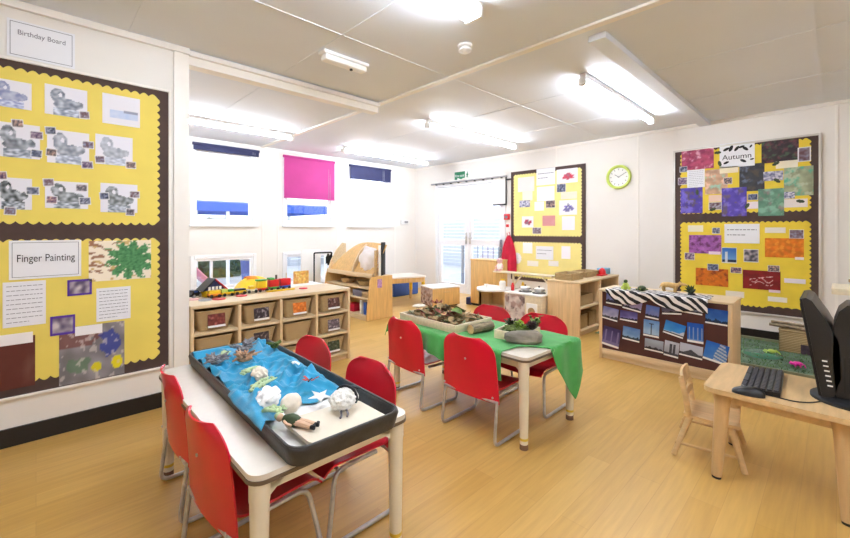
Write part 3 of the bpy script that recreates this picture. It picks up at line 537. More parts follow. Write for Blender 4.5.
# ---------- printed pictures ----------
def mixc(a,b,t): t=max(0,min(1,t)); return tuple(x+(y-x)*t for x,y in zip(a,b))
def pic_fn(p,w,h):
    k=p[0]; s=p[1] if len(p)>1 and not isinstance(p[1],tuple) else 0; asp=w/h
    if k=='blank' : return lambda u,v:mixc(p[1],(1,1,1),.15*nz(u*3,v*3,1))
    if k=='title': return lambda u,v:(.93,.93,.945)
    if k=='disc': return lambda u,v:(.97,.96,.95)
    if k=='text':
        return lambda u,v:(.93,.93,.95)
    if k=='squirrel':
        drk=[.55,.45,.75,.42,.5,.62,.22,.36,.42][s]; blue=[.16,.06,.1,.03,.05,.04,.0,.0,.0][s]
        def f(u,v):
            c=(.91,.90,.93); n=nz(u*7,v*7,s)*.25
            if s==2:
                if .22<v<.5 and .2<u<.95: c=mixc(c,(.66,.74,.88),.6+n)
                if .42<v<.52 and .55<u<.95: c=mixc(c,(.5,.5,.58),.7)
                return c
            body=((u-.5)/.3)**2+((v-.4)/.2)**2; head=((u-.78)/.12)**2+((v-.44)/.12)**2; tail=((u-.3)/.17)**2+((v-.66)/.26)**2; hole=((u-.36)/.06)**2+((v-.70)/.09)**2
            if body+n*2<1 or head+n<1 or (tail+n<1 and hole>.6+n): c=mixc((drk-.02,drk,drk+blue),(.82,.83,.87),.42+nz(u*9,v*9,s+3)*.8)
            if v<.24 and .2<u<.8: c=mixc((.88,.9,.95),(drk,drk+.03,drk+blue+.05),.45+nz(u*10,v*18,s+9)*.9)
            return c
        return f
    if k=='hand':
        def f(u,v):
            c=(.95,.9,.82); a=math.atan2(v-.5,(u-.66)*asp); r=math.hypot(v-.5,(u-.66)*asp); n=nz(u*22,v*22,2)
            if r<.3+.22*abs(math.sin(a*5+.8))+n*.15: c=mixc((.2,.42,.25),(.38,.62,.4),.5+n)
            elif u<.48 and nz(u*9,v*14,5)>.12 and v>.2: c=(.62,.45,.34)
            elif nz(u*9,v*9,4)>.35: c=(.8,.68,.45)
            return c
        return f
    if k=='purple':
        def f(u,v):
            if min(u,1-u)<.1 or min(v,1-v)<.16: return (.33,.2,.6)
            return mixc((.35,.3,.4),(.8,.75,.75),.5+nz(u*4,v*3,s+2))
        return f
    if k=='paint':
        b=p[1]; cs=p[2]; s=p[3]
        def f(u,v):
            c=mixc(b,tuple(x*.82 for x in b),.5+nz(u*6*asp,v*6,s))
            for i,cc in enumerate(cs):
                n=nz(u*5*asp+i*9,v*5,s+i*2)+.4*nz(u*16*asp,v*16,s+i)
                if n>.12: c=mixc(c,cc,min(.8,(n-.12)*2.2))
            return c
        return f
    if k=='fpaint':
        def f(u,v):
            c=mixc((.46,.44,.45),(.6,.58,.6),.5+nz(u*5,v*5,1)); n=nz(u*8,v*8,7)*.35
            if v>.62 and u<.55+n: c=mixc(c,(.45,.25,.22),.7)
            if ((u-.76)/.2)**2+((v-.62)/.28)**2<.7+n*2: c=mixc(c,(.2,.25,.6),.75)
            if ((u-.88)/.1)**2+((v-.25)/.14)**2<.8+n: c=(.88,.82,.12)
            if ((u-.55)/.1)**2+((v-.22)/.12)**2<.7+n: c=(.85,.8,.15)
            if ((u-.3)/.25)**2+((v-.3)/.16)**2<.6+n*2: c=mixc(c,(.35,.5,.35),.6)
            if nz(u*15,v*12,3)>.35: c=mixc(c,(.85,.8,.78),.6)
            return c
        return f
    if k=='scribble':
        def f(u,v):
            c=mixc(p[1],(.45,.1,.1),.5+nz(u*5,v*5,1)); d=min(abs(v-.5-.12*math.sin(u*16)),abs(v-.32-.1*math.sin(u*13+2)),abs(v-.62-.3*(u-.5)))
            return (.88,.72,.7) if d<.022 and .2<u<.8 and nz(u*9,v*9,2)>-.15 else c
        return f
    if k=='photo':
        h1=[(.30,.22,.35),(.25,.25,.28),(.4,.28,.3),(.2,.22,.3)][s%4]; h2=[(.75,.68,.7),(.6,.62,.72),(.82,.66,.6),(.7,.7,.76)][(s//2)%4]
        return lambda u,v: (.93,.92,.93) if min(u,1-u)*asp<.05 or min(v,1-v)<.06 else mixc(h1,h2,.4+1.1*nz(u*5*asp,v*5,s))
    if k=='photo2': return lambda u,v: mixc((.35,.36,.5),(.88,.86,.9),.55+1.2*nz(u*5*asp,v*5,s))
    if k=='leafpic':
        s=p[2]
        def f(u,v):
            d=((u-.55)/.3)**2+((v-.45)/.26)**2+nz(u*7,v*7,s)*1.1
            return mixc(p[1],(.5,.5,.55),.4+nz(u*9,v*9,s)) if d<.8 else (.96,.94,.95)
        return f
    if k=='tower':
        return lambda u,v: (.92,.92,.92) if v<.08 or min(u,1-u)<.04 or v>.96 else ((.85,.87,.9) if abs(u-.3)<.08 and v<.75 else ((.1,.15,.25) if v<.25 else mixc((.5,.68,.85),(.15,.35,.65),v)))
    if k=='land':
        top,bot=[((.35,.42,.68),(.55,.5,.65)),((.5,.46,.62),(.62,.6,.72)),((.42,.42,.6),(.75,.75,.82)),((.25,.2,.42),(.5,.5,.72)),((.24,.2,.36),(.4,.36,.56)),((.3,.46,.7),(.62,.74,.85)),((.36,.52,.74),(.66,.76,.84)),((.62,.66,.72),(.5,.5,.54)),((.3,.4,.66),(.5,.5,.65)),((.3,.28,.34),(.4,.36,.42)),((.5,.5,.58),(.3,.3,.34)),((.12,.42,.72),(.3,.6,.82)),((.1,.32,.68),(.2,.42,.72)),((.75,.76,.8),(.55,.55,.6)),((.72,.74,.8),(.7,.7,.74)),((.1,.28,.58),(.3,.48,.72)),((.12,.38,.75),(.3,.5,.75))][s]
        def f(u,v):
            c=mixc(bot,top,v+nz(u*3,v*3,s)*.3); dk=tuple(x*.28 for x in c)
            sk=.28+.16*nz(u*5,3,s)+.1*nz(u*14,8,s)
            if s in(4,): sk=.25+(.6 if abs(math.sin(u*9))>.93 else 0); dk=(.5,.46,.62)
            elif s==6: sk=.14+(.65 if abs(u-.5)<.025 else 0)+(.0); dk=(.18,.2,.25); 
            elif s==13: sk=.25+(.6 if abs(u-.45)<.09 or abs(u-.68)<.07 else 0); dk=(.2,.2,.23)
            elif s==14: sk=.3+.3*max(0,1-abs(u-.5)*3); dk=(.2,.2,.22)
            elif s==12: sk=.16+(.62 if abs(math.sin(u*12))>.9 else 0); dk=(.55,.62,.75)
            elif s==11: sk=.28+.2*max(0,math.sin(u*8)) if u>.4 else .22; dk=(.8,.8,.82) if v>.2 else (.25,.2,.2)
            elif s==16: sk=0 if u<.45 else 1.3-abs(u-.72)*3.2; dk=(.75,.78,.82) if int((v+u*.3)*12)%2 else (.35,.5,.7)
            if v<sk: c=mixc(dk,c,.12+.25*nz(u*18,v*18,s))
            if s==6 and ((u-.5)/.16)**2+((v-.78)/.035)**2<1: c=(.2,.22,.28)
            return c
        return f
    return lambda u,v:(.9,.9,.9)
def print_mesh(name,w,h,fn,nu,nv,t=.0012,disc=False):
    me=bpy.data.meshes.new(name); b=bmesh.new(); cl=b.verts.layers.float_color.new('Col'); gr=[]
    for j in range(nv+1):
        row=[]
        for i in range(nu+1):
            u,v=i/nu,j/nv; x,z=(u-.5)*w,(v-.5)*h
            if disc:
                a,c=2*u-1,2*v-1; x,z=w/2*a*math.sqrt(1-c*c/2),h/2*c*math.sqrt(1-a*a/2)
            q=b.verts.new((x,0,z)); col=fn(u,v); q[cl]=tuple(lin(max(0,min(1,k))) for k in col)+(1,); row.append(q)
        gr.append(row)
    fs=[b.faces.new((gr[j][i],gr[j][i+1],gr[j+1][i+1],gr[j+1][i])) for j in range(nv) for i in range(nu)]
    r=bmesh.ops.extrude_face_region(b,geom=fs); vs=[e for e in r['geom'] if isinstance(e,bmesh.types.BMVert)]; bmesh.ops.translate(b,vec=(0,-t,0),verts=vs)
    bmesh.ops.recalc_face_normals(b,faces=b.faces[:]); b.to_mesh(me); b.free(); me.materials.append(print_m)
    o=bpy.data.objects.new(name,me); COL.objects.link(o); return o
def paper(w,a,z,ww,hh,p,name,label,cat,group,lay,tilt,extra):
    if isinstance(extra,str) and extra!='strip' or p[0] in('blank','title','disc'): nu,nv=6,6
    elif p[0] in ('photo','photo2','purple','leafpic'): nu,nv=16,12
    elif p[0]=='tower': nu,nv=24,24
    else: nu,nv=44,34
    if p[0]=='disc': nu,nv=14,14
    o=print_mesh(name,ww,hh,pic_fn(p,ww,hh),nu,nv,disc=p[0]=='disc'); tag(o,label,cat,group)
    off=.0153+.0016*lay if w!='C' else .004+.002*lay
    if lay==-4: off=.006
    if w=='L': o.location=(a,L-off,z); rz=0
    elif w=='B': o.location=(BX-off,-a,z); rz=R(-90)
    else: o.location=(3.965-off,-a,z); rz=R(-90)
    o.rotation_euler=(0,R(tilt),rz)
    y=-.0022
    if p[0]=='title' and p[1] in(0,1):
        g=G(); m=.012; 
        for q in ((-ww/2+m,-ww/2+m+.0025,-hh/2+m,hh/2-m),(ww/2-m-.0025,ww/2-m,-hh/2+m,hh/2-m),(-ww/2+m,ww/2-m,-hh/2+m,-hh/2+m+.0025),(-ww/2+m,ww/2-m,hh/2-m-.0025,hh/2-m)): g.box(q[0],q[1],y,-.0012,q[2],q[3])
        g.out('lined_border',inkg,o,False)
    if p[0]=='title' and isinstance(extra,str):
        if extra=='Autumn':
            text_into(o,extra,.085,0,-.05,y,ink,maxw=ww*.85); g=G(); rd=random.Random(3)
            for (x,z2,an,r) in ((-.1,.075,.5,.035),(-.055,.08,1.2,.04),(0,.07,.9,.035),(.045,.085,.3,.03),(.08,.06,2.4,.035),(-.1,-.085,.4,.03),(.06,-.08,2.6,.033),(.13,.08,1.,.02),(.14,-.07,.2,.02)):
                G().ext([(x+r*math.cos(q)*math.cos(an)-.45*r*math.sin(q)*math.sin(an),y,z2+r*math.cos(q)*math.sin(an)+.45*r*math.sin(q)*math.cos(an)) for q in [i*PI/5 for i in range(10)]],(0,.001,0)).out('leaf_print',ink,o,False)
        elif p[1]==1: text_into(o,extra,.04,-.0,hh*.12,y,inkg,maxw=ww*.7)
        else: text_into(o,extra,.062,0,-.012,y,ink,maxw=ww*.8)
    if p[0] in('text',) or (p[0]=='title' and p[1] in (2,3,5)):
        g=G(); rd=random.Random(hash(name)%7+lay); n={'text':9,'title':2}[p[0]]
        for i in range(n):
            zz=(hh*.4-hh*.8*i/(n-1)) if n>2 else (hh*.2-hh*.27*i); x=-ww*.42; e=ww*(.42 if i<n-1 else .1)
            th=min(hh*.018,.003) if n>2 else hh*.04
            while x<e:
                q=min(e,x+rd.uniform(.05,.13)*ww); g.box(x,q,y,-.0012,zz-th/2,zz+th/2); x=q+ww*.025
        g.out('faint_handwriting',inkg,o,False)
    if p[0]=='disc':
        g=G(); g.box(-.0015,.0015,y,-.0012,0,hh*.3); g.box(-.0015,.0015,y,-.0012,0,hh*.2,0,Matrix.Rotation(R(110),3,'Y'),(0,0,0))
        for i in range(12): g.box(-.002,.002,y,-.0012,hh*.4,hh*.45,0,Matrix.Rotation(R(30*i),3,'Y'),(0,0,0))
        g.out('clock_marks',inkg,o,False)
    if extra=='strip':
        G().box(-ww/2,ww/2,-.0024,-.0012,-hh/2,-hh/2+max(.012,hh*.1)).out('caption_strip',paperw,o,False)
    if isinstance(extra,list):
        for i,(cu,cv) in enumerate(extra):
            q=print_mesh('stuck_photo',.05+.008*(i%2),.048,pic_fn(('photo',i*3+int(a*50)),.05,.04),8,6); q.parent=o; q.location=((cu-.5)*ww,-.0016,(cv-.5)*hh); q.rotation_euler=(0,R((i*37)%11-5),0)
for a in PAPERS: paper(*a)
# little leaf cut-outs around the autumn titles
lf=None
for k,(y,z) in enumerate(((1.0,2.185),(.98,2.05),(.47,1.99),(.46,1.80),(.72,1.53),(.27,1.56),(1.21,1.72),(1.05,1.50))):
    an=k*1.3; r=.035
    if lf is None:
        G().ext([(r*math.cos(q),0,.5*r*math.sin(q)*(1+.15*math.sin(q*7))) for q in [i*PI/8 for i in range(16)]],(0,.001,0)).out('leaf_cutout',dkgreen,None,False); lf=COL.objects[-1] if 0 else bpy.data.objects['leaf_cutout']; o=lf
    else: o=lf.copy(); COL.objects.link(o)
    o.location=(BX-.0225,y,z); o.rotation_euler=(0,an,R(-90)); tag(o,'small dark leaf cut-out pinned on the upper autumn sheet','leaf cut-out','leaf cut-outs on the autumn board')
# ---------- things on the back wall ----------
t=thing('wall_clock','round lime-rimmed wall clock on the back wall','clock',(BX,2.15,2.0),R(-90))
rx=Matrix.Rotation(R(90),3,'X')
G().lathe([(.128,0),(.168,.002),(.172,.02),(.160,.034),(.138,.03),(.132,.012)],(0,0,0),40,rx,False).out('rim',limep,t)
G().lathe([(.134,.004),(.134,.012),(.001,.012)],(0,0,0),40,rx).out('clock_face',white,t,False)
g=G()
for i in range(12): g.box(-.004,.004,-.014,-.012,.098,.118,0,Matrix.Rotation(R(30*i),3,'Y'),(0,0,0))
g.out('hour_marks',inkg,t,False)
for a,l,w in ((305,.065,.006),(60,.095,.005)): G().box(-w/2,w/2,-.018,-.015,-.012,l,0,Matrix.Rotation(R(a),3,'Y'),(0,0,0)).out('clock_hand',ink,t,False)
t=thing('fire_exit_sign','green Fire exit sign above the double doors','exit sign',(BX,5.06,2.31),R(-90))
G().box(-.2,.2,-.008,0,-.085,.085,.003).out('sign_plate',white,t,False); G().box(-.19,.075,-.0095,-.008,-.075,.075).out('green_panel',greenp,t,False)
text_into(t,'Fire exit',.07,-.058,-.024,-.0105,white,maxw=.235)
G().box(.085,.19,-.0095,-.008,-.075,.075).out('arrow_panel',white,t,False)
g=G(); g.ell((.135,-.0105,.048),(.013,.001,.013),None,2); g.ext([(.12,-.0095,.03),(.15,-.0095,.03),(.165,-.0095,-.005),(.15,-.0095,0),(.145,-.0095,-.02),(.16,-.0095,-.06),(.145,-.0095,-.06),(.13,-.0095,-.025),(.11,-.0095,-.06),(.098,-.0095,-.055),(.122,-.0095,-.01),(.105,-.0095,-.0)],(0,-.0015,0)); g.out('running_figure',greenp,t,False,None,True)
t=thing('fire_alarm_call_point','red fire alarm call point on the strip of wall right of the doors','alarm',(BX,4.02,1.48),R(-90))
G().box(-.05,.05,-.045,0,-.05,.05,.005).out('red_case',redp,t); G().box(-.03,.03,-.048,-.044,-.03,.02,.002).out('press_panel',inkg,t)
t=thing('fire_notice','small white notice with a red mark below the fire alarm call point','notice',(BX,4.02,1.30),R(-90))
G().box(-.055,.055,-.004,0,-.075,.075).out('plate',white,t,False); G().box(-.03,.03,-.005,-.004,.0,.05).out('red_mark',redp,t,False)
t=thing('thermostat','small white control box on the window wall by the corner','control box',(5.62,WY,1.42))
G().box(-.12,.12,-.03,0,-.05,.05,.008).out('case',white,t); G().box(-.03,.07,-.033,-.029,-.025,.02,.002).out('display',grey,t)
t=thing('notice_board','white sheet hanging from a black corner bracket at the right of the double doors','notice',(BX-.03,4.19,1.70),R(-90))
G().grid(lambda u,v:(-.15+.3*u,.006*math.sin(u*3),.0+.55*v),6,6,.003).out('white_sheet',paperw,t)
G().box(-.12,.165,-.012,.008,-.015,.012,.003).box(.15,.168,-.012,.008,0,.48,.003).box(.16,.26,-.012,.008,.42,.445,.003).out('bracket',blackp,t)
# coat
t=thing('red_apron','red apron hanging on the wall beside the double doors','apron',(BX-.04,3.985,.52),R(-90))
G().grid(lambda u,v:((u-.5)*(.29*(1-v**2.5)**.9+.05)+.02*v,-.035*math.sin(PI*u)-.012*math.sin(u*19)*(1-v*.7),.64*v),24,16,.006).out('apron_cloth',redcloth,t)
G().tube([(-.0,0,.62),(-.02,.0,.67),(.02,.012,.69),(.05,.0,.62)],.006,6).out('neck_loop',redcloth,t)
t=thing('checked_scarf','grey and white scarf hanging beside the red apron','scarf',(BX-.04,4.125,.66),R(-90))
G().grid(lambda u,v:((u-.5)*.09*(1.1-v*.5),-.03*math.sin(PI*u)-.01*math.sin(u*15),.42*v),12,10,.006).out('scarf_cloth',M('grey_check','8F8F98',.9,var=.5,vs=45),t)
# ---------- red chairs ----------
def make_chair(label,loc,rz,grp):
    t=thing('classroom_chair',label,'chair',loc,rz,grp)
    def hw(z): return (.212-.02*(z-.245)/.365)*(1 if z<.50 else max(.0,1-((z-.50)/.118)**2.8)**(1/2.2))
    def bk(u,v):
        z=.245+.365*(1-(1-v)**1.3); w=max(hw(z),.10); s=2*u-1
        return (-.185-.045*v**1.3+.03*s*s*(.6+.4*v)+.0*v, s*w, z)
    G().grid(bk,18,20,.007).out('backrest',red,t)
    def st(u,v):
        s=2*u-1; x=-.172+.337*v; w=.192-.010*v
        z=.305-.012*math.sin(PI*min(1,v*1.1))*(1-s*s)+.012*s*s-(.035*((v-.82)/.18)**2 if v>.82 else 0)+(.02*((.15-v)/.15)**2 if v<.15 else 0)
        return (x,s*w,z)
    G().grid(st,16,16,.008).out('seat',red2,t)
    for s in (-1,1):
        pts=fillet([(-.175,s*.2,.262),(-.205,s*.202,.012),(.158,s*.202,.012),(.105,s*.17,.28),(-.1,s*.17,.282)],.045)
        G().tube(pts,.0095,10).out('sled_leg',chrome,t)
    G().tube([(-.18,-.2,.255),(-.18,.2,.255)],.0085,8).out('cross_bar',chrome,t); G().tube([(.09,-.17,.281),(.09,.17,.281)],.008,8).out('cross_bar',chrome,t)
    for q in ((-.199,.185,.285),(-.199,-.185,.285),(-.2195,0,.475)): G().ell(q,(.004,.007,.007),None,2).out('rivet',chrome,t)
    return t
gA='red chairs at the green-covered table'; gB='red chairs at the table with the black tray'
ch=make_chair('red chair with back to us at the green-covered table, nearest its bare cream corner',(2.075,1.565,0),R(1),gA)
dup(ch,(2.10,2.17,0),R(-4),'red chair with back to us beside the leaf tray, farther from the bare corner')
dup(ch,(2.545,1.54,0),R(181),'red chair on the far side of the green-covered table, behind the plant tray')
dup(ch,(2.545,2.02,0),R(178),'red chair on the far side of the green-covered table, behind the long leaf tray')
dup(ch,(.615,1.55,0),R(4),'red chair on the left of the tray table, nearest the camera',gB)
dup(ch,(.64,2.12,0),R(-1),'red chair on the left of the tray table, nearest the squirrel board',gB)
dup(ch,(.968,1.575,0),R(180),'red chair on the right of the tray table, nearest the white sheep toy',gB)
dup(ch,(.975,2.14,0),R(181),'red chair on the right of the tray table, nearest the wicker baskets',gB)
# ---------- tables ----------
def make_table(label,loc,rz,grp):
    t=thing('classroom_table',label,'table',loc,rz,grp); a,b=.305,.62
    G().ext(rrect(-a,a,-b,b,.045,6,.512),(0,0,.02)).out('tabletop',laminate,t,True,None,False,30)
    g=G().ext(rrect(-a-.003,a+.003,-b-.003,b+.003,.047,6,.503),(0,0,.012)); g.out('edge_band',edge_m,t,True)
    g=G()
    for s in (-1,1): g.box(s*(a-.045)-.012,s*(a-.045)+.012,-b+.06,b-.06,.455,.503,.003); g.box(-a+.06,a-.06,s*(b-.05)-.012,s*(b-.05)+.012,.455,.503,.003)
    g.out('apron_frame',cream,t)
    for sx in (-1,1):
        for sy in (-1,1):
            x,y=sx*(a-.038),sy*(b-.042)
            g=G().lathe([(.031,.503),(.031,.44),(.029,.43),(.023,.03)],(x,y,0),18)
            g.ext([(x-sx*.02,y-.004,.503),(x-sx*.11,y-.004,.503),(x-sx*.02,y-.004,.43)],(0,.008,0)); g.ext([(x-.004,y-sy*.02,.503),(x-.004,y-sy*.11,.503),(x-.004,y-sy*.02,.43)],(.008,0,0))
            lg=g.out('leg',cream,t); G().lathe([(.0235,.03),(.0245,.0)],(x,y,0),16).out('leg_foot',rubber,lg); G().lathe([(.0245,.052),(.0245,.066)],(x,y,0),16).out('yellow_band',brassy,lg)
    return t
tb=make_table('cream table carrying the long black tray of blue cloth',(.75,1.79,0),0,'cream classroom tables')
dup(tb,(2.28,1.815,0),R(-1.5),'cream table under the green felt cover')
# green cover
def gcloth(u,v):
    A=.305; near=max(0,1-v*2.6); oR=.14-.02*near; oL=.17+.03*math.sin(v*8)-.13*max(0,v-.6)*2.5
    s=-A-oL+(2*A+oL+oR)*u; k=max(0,min(1,(u-.34)/.22)); k=k*k*(3-2*k)
    y0=-.47-.19*k-.34*max(0,1-abs(u-.76)/.30); y0+=.012*math.sin(u*9); y1=.62+.05
    y=y0+(y1-y0)*v; x=s; z=.5385
    wob=.012*math.sin(y*21)+.007*math.sin(y*47+1)
    ex=max(0,abs(s)-A-.004)
    if ex>0:
        q=min(ex,.012); x=math.copysign(A+.006+q*.8+(wob+.012)*min(1,ex/.1)+.04*ex,s); z-=ex-q*.3
    ey=max(0,y-.622) if y>0 else max(0,-.622-y)
    if ey>0:
        sg=1 if y>0 else -1; y=sg*(.628+.006*math.sin(x*30)*min(1,ey/.05)+ey*.06); z-=ey
    if ex==0 and ey==0: z+=.003*nz(x*14,y*14,3)+.002
    return (x,y,max(z,.05))
o=G().grid(gcloth,70,70,.003).out('green_felt_cover',greenc,None,True,(2.28,1.815,0)); o.rotation_euler=(0,0,R(-1.5)); tag(o,'green felt cloth draped over the table, one corner hanging low','tablecloth')
# ---------- long leaf tray ----------
def open_tray(name,label,loc,rz,lx,ly,h,mat,cat,bw=.012):
    t=thing(name,label,cat,loc,rz)
    G().box(-lx/2,lx/2,-ly/2,ly/2,0,.008,.002).out('tray_base',mat,t)
    g=G()
    for q in ((-lx/2,-lx/2+bw,-ly/2,ly/2),(lx/2-bw,lx/2,-ly/2,ly/2),(-lx/2+bw,lx/2-bw,-ly/2,-ly/2+bw),(-lx/2+bw,lx/2-bw,ly/2-bw,ly/2)): g.box(q[0],q[1],q[2],q[3],.006,h,.002)
    g.out('tray_sides',mat,t); return t
ZT=.5435
leafgg=M('grey_green_leaf','7F8A62',.8,var=.3,vs=20)
open_tray('wooden_tray','pale wooden tray full of dry leaves on the green cloth',(2.25,2.10,ZT),R(-2),.40,.60,.055,palew,'tray')
def leafshape(g,c,r,asp,n,curl,rot,lob=0):
    pts=[]; k=12
    cen=g.b.verts.new(Vector(c)+rot@Vector((0,0,0)))
    vs=[]
    for i in range(k):
        a=2*PI*i/k; rr=r*(1-lob*abs(math.sin(a*2.5)))
        x=rr*math.cos(a); y=rr*asp*math.sin(a); vs.append(g.b.verts.new(Vector(c)+rot@Vector((x,y,curl*(x*x)/r+curl*.6*(y*y)/r))))
    for i in range(k): g.b.faces.new((cen,vs[i],vs[(i+1)%k]))
def rot3(rd,t=.6): return Matrix.Rotation(rd.uniform(0,6.28),3,'Z')@Matrix.Rotation(rd.uniform(-t,t),3,'X')@Matrix.Rotation(rd.uniform(-t,t),3,'Y')
rd=random.Random(4); g=G(); g2=G(); g3=G()
for i in range(260):
    x,y=rd.uniform(-.17,.17),rd.uniform(-.27,.27); z=.015+.085*(1-(abs(x)/.2)**2)*(1-(abs(y)/.3)**2)*rd.random()+.015
    leafshape((g,g2,g,g3,g,g3)[i%6],(x,y,z),rd.uniform(.022,.05),rd.uniform(.5,.8),0,rd.uniform(-.3,.5),rot3(rd,.7),rd.choice([0,.35]))
o=g.out('dried_leaves',leafb,None,True,(2.25,2.10,ZT),False,180); tag(o,'heap of brown dry leaves filling the long wooden tray','leaves',None,'stuff')
o=g2.out('red_brown_leaves',leafr,None,True,(2.25,2.10,ZT),False,180); tag(o,'reddish brown leaves mixed through the long wooden tray','leaves',None,'stuff')
o=g3.out('grey_green_leaves',leafgg,None,True,(2.25,2.10,ZT),False,180); tag(o,'grey-green leaves mixed through the long wooden tray','leaves',None,'stuff')
rd=random.Random(9)
for i,(x,y,z,r,lab) in enumerate(((-.02,-.12,.098,.085,'large grey-green leaf on top of the leaf tray nearest the camera'),(.07,.02,.105,.06,'dark green leaf in the middle of the leaf tray'),(-.06,.08,.10,.055,'dark green leaf toward the far left of the leaf tray'))):
    g=G(); leafshape(g,(0,0,0),r,.5,0,.25,Matrix.Rotation(.6+i,3,'Z')@Matrix.Rotation(.25,3,'X')); o=g.out('green_leaf',leafg if i==0 else dkgreen,None,True,(2.25+x,2.08+y,ZT+z),False,180); tag(o,lab,'leaf')
g=G()
for a in range(7): leafshape(g,(.03*math.cos(a*.9),.03*math.sin(a*.9),.01),.032,.4,0,.4,Matrix.Rotation(a*.9,3,'Z')@Matrix.Rotation(-.4,3,'Y'))
tag(g.out('red_leaf_sprig',leafr,None,True,(2.35,2.27,ZT+.10),False,180),'reddish leaf sprig at the far right corner of the leaf tray','sprig')
tag(G().ell((0,0,.012),(.06,.05,.012),None,2,.1).out('white_shell',shellm,None,True,(2.20,2.33,ZT+.088)),'white flat shell at the far end of the leaf tray','shell')
# log and stone tray
def log(label,loc,rz,r,ln):
    t=thing('log',label,'log',loc,rz)
    rd=random.Random(2)
    G().grid(lambda u,v:((v-.5)*ln,(r*(1+.1*nz(math.cos(u*2*PI)*2,math.sin(u*2*PI)*2,v*5)))*math.cos(u*2*PI),r+(r*(1+.1*nz(math.cos(u*2*PI)*2,math.sin(u*2*PI)*2,v*5)))*math.sin(u*2*PI)),20,14).out('bark',barkg,t)
    for s in (-1,1): G().cyl((s*(ln/2-.004),0,r),(s*(ln/2+.002),0,r),r*.97,seg=20).out('cut_end',beech,t)
    return t
log('short bark-covered log between the leaf tray and the plant tray',(2.21,1.715,ZT),R(-8),.032,.20)
open_tray('wooden_tray','small pale wooden tray of moss and plants on the green cloth',(2.29,1.475,ZT),R(10),.25,.22,.055,palew,'tray')
tag(G().ell((0,0,.038),(.11,.092,.036),None,4,.25,5,3).out('moss_bed',moss,None,True,(2.29,1.475,ZT+.004)),'moss filling the small plant tray','moss',None,'stuff')
g=G().ell((0,0,0),(1,1,1),None,5)
for v in g.b.verts:
    d=v.co.copy(); k=(abs(d.x)**3.6+abs(d.y)**3.6+abs(d.z)**3.6)**(-1/3.6); d*=k*(1+.10*noise.noise(d*2.1)+.03*noise.noise(d*7)); v.co=Vector((d.x*.112,d.y*.045*(1+.15*d.x),.036+d.z*(.038+.006*d.x)))
o=g.out('rock',stone,None,True,(2.185,1.365,ZT),False,180); o.rotation_euler=(0,0,R(-52)); tag(o,'flat grey-brown rock leaning at the front of the plant tray','rock')
def sprig(name,label,loc,mat,n,r,h,seed):
    rd=random.Random(seed); t=thing(name,label,'plant',loc); g=G(); g2=G()
    for i in range(n):
        a=rd.uniform(0,6.28); l=rd.uniform(.5,1)*h; e=Vector((math.cos(a)*r*rd.uniform(.3,1),math.sin(a)*r*rd.uniform(.3,1),l))
        g2.tube([(0,0,0),tuple(e*.5+Vector((0,0,.01))),tuple(e)],.0018,5)
        for k in range(4): leafshape(g,tuple(e*(.45+.18*k)),.012+.008*rd.random(),.5,0,.3,rot3(rd,.9))
    g2.out('stem',dkgreen,t); g.out('leaves',mat,t,True,None,False,180); return t
brightl=M('fresh_green_leaf','8DB33A',.6,var=.25,vs=20)
sprig('plant_sprig','bright green sprig in the plant tray nearest the rock',(2.255,1.44,ZT+.05),brightl,12,.05,.06,1)
sprig('plant_sprig','dark green sprig on the left of the plant tray',(2.295,1.545,ZT+.055),dkgreen,12,.045,.05,2)
sprig('plant_sprig','tall green sprig at the right of the plant tray over the pine cone',(2.385,1.40,ZT+.06),leafg,14,.045,.075,3)
g=G()
for k in range(6):
    for i in range(9):
        a=i*.7+k*.35; rr=.034*math.sin(PI*(k+1)/7.5); leafshape(g,(rr*math.cos(a),rr*math.sin(a),.008+.008*k),.012,.7,0,.4,Matrix.Rotation(a,3,'Z')@Matrix.Rotation(-.5,3,'Y'))
g.ell((0,0,.03),(.022,.022,.028),None,2); tag(g.out('pine_cone',M('dark_cone','3A2A2C',.8,var=.3,vs=40),None,True,(2.31,1.375,ZT+.055),False,180),'dark pine cone at the right end of the plant tray','pine cone')
# ---------- black tray with blue cloth ----------
TX,TY=.772,1.765; TZ=.533
t=thing('builders_tray','long shallow black plastic tray on the cream table','tray',(TX,TY,TZ),R(-1.6))
a,b=.203,.645
def trayshell(u,v):
    k=[(0.0,.006),(.86,.006),(.93,.010),(.965,.03),(.985,.054),(1.0,.058),(1.02,.058),(1.025,.05),(1.0,.0),(0,.0)]
    i=min(len(k)-2,int(v*(len(k)-1))); f=v*(len(k)-1)-i; s=k[i][0]+(k[i+1][0]-k[i][0])*f; z=k[i][1]+(k[i+1][1]-k[i][1])*f
    P=rrect(-a,a,-b,b,.05,8); n=len(P); p=P[int(round(u*n))%n]; q=max(0,1-(1-s)*2) if 0 else s
    off=(1-s)*.2 if s<1 else 0
    if s>=.86: return (p[0]*(1-(1-s)*.9)+0, p[1]*(1-(1-s)*.32),z) if s<=1 else (p[0]+math.copysign((s-1)*.4,p[0]),p[1]+math.copysign((s-1)*.4,p[1]),z)
    return (p[0]*.874*(s/.86),p[1]*.955*(s/.86),z)
G().grid(trayshell,36,18).out('tray_body',tray_m,t)
g=G(); P=[Vector(p)+Vector((0,0,.058)) for p in rrect(-a-.004,a+.004,-b-.004,b+.004,.053,8)]
g.tube(P,.0055,8,True).out('tray_rim',tray_m,t)
def ss(t): t=max(0,min(1,t)); return t*t*(3-2*t)
def fold(ph): return (.5+.5*math.sin(ph))**1.6
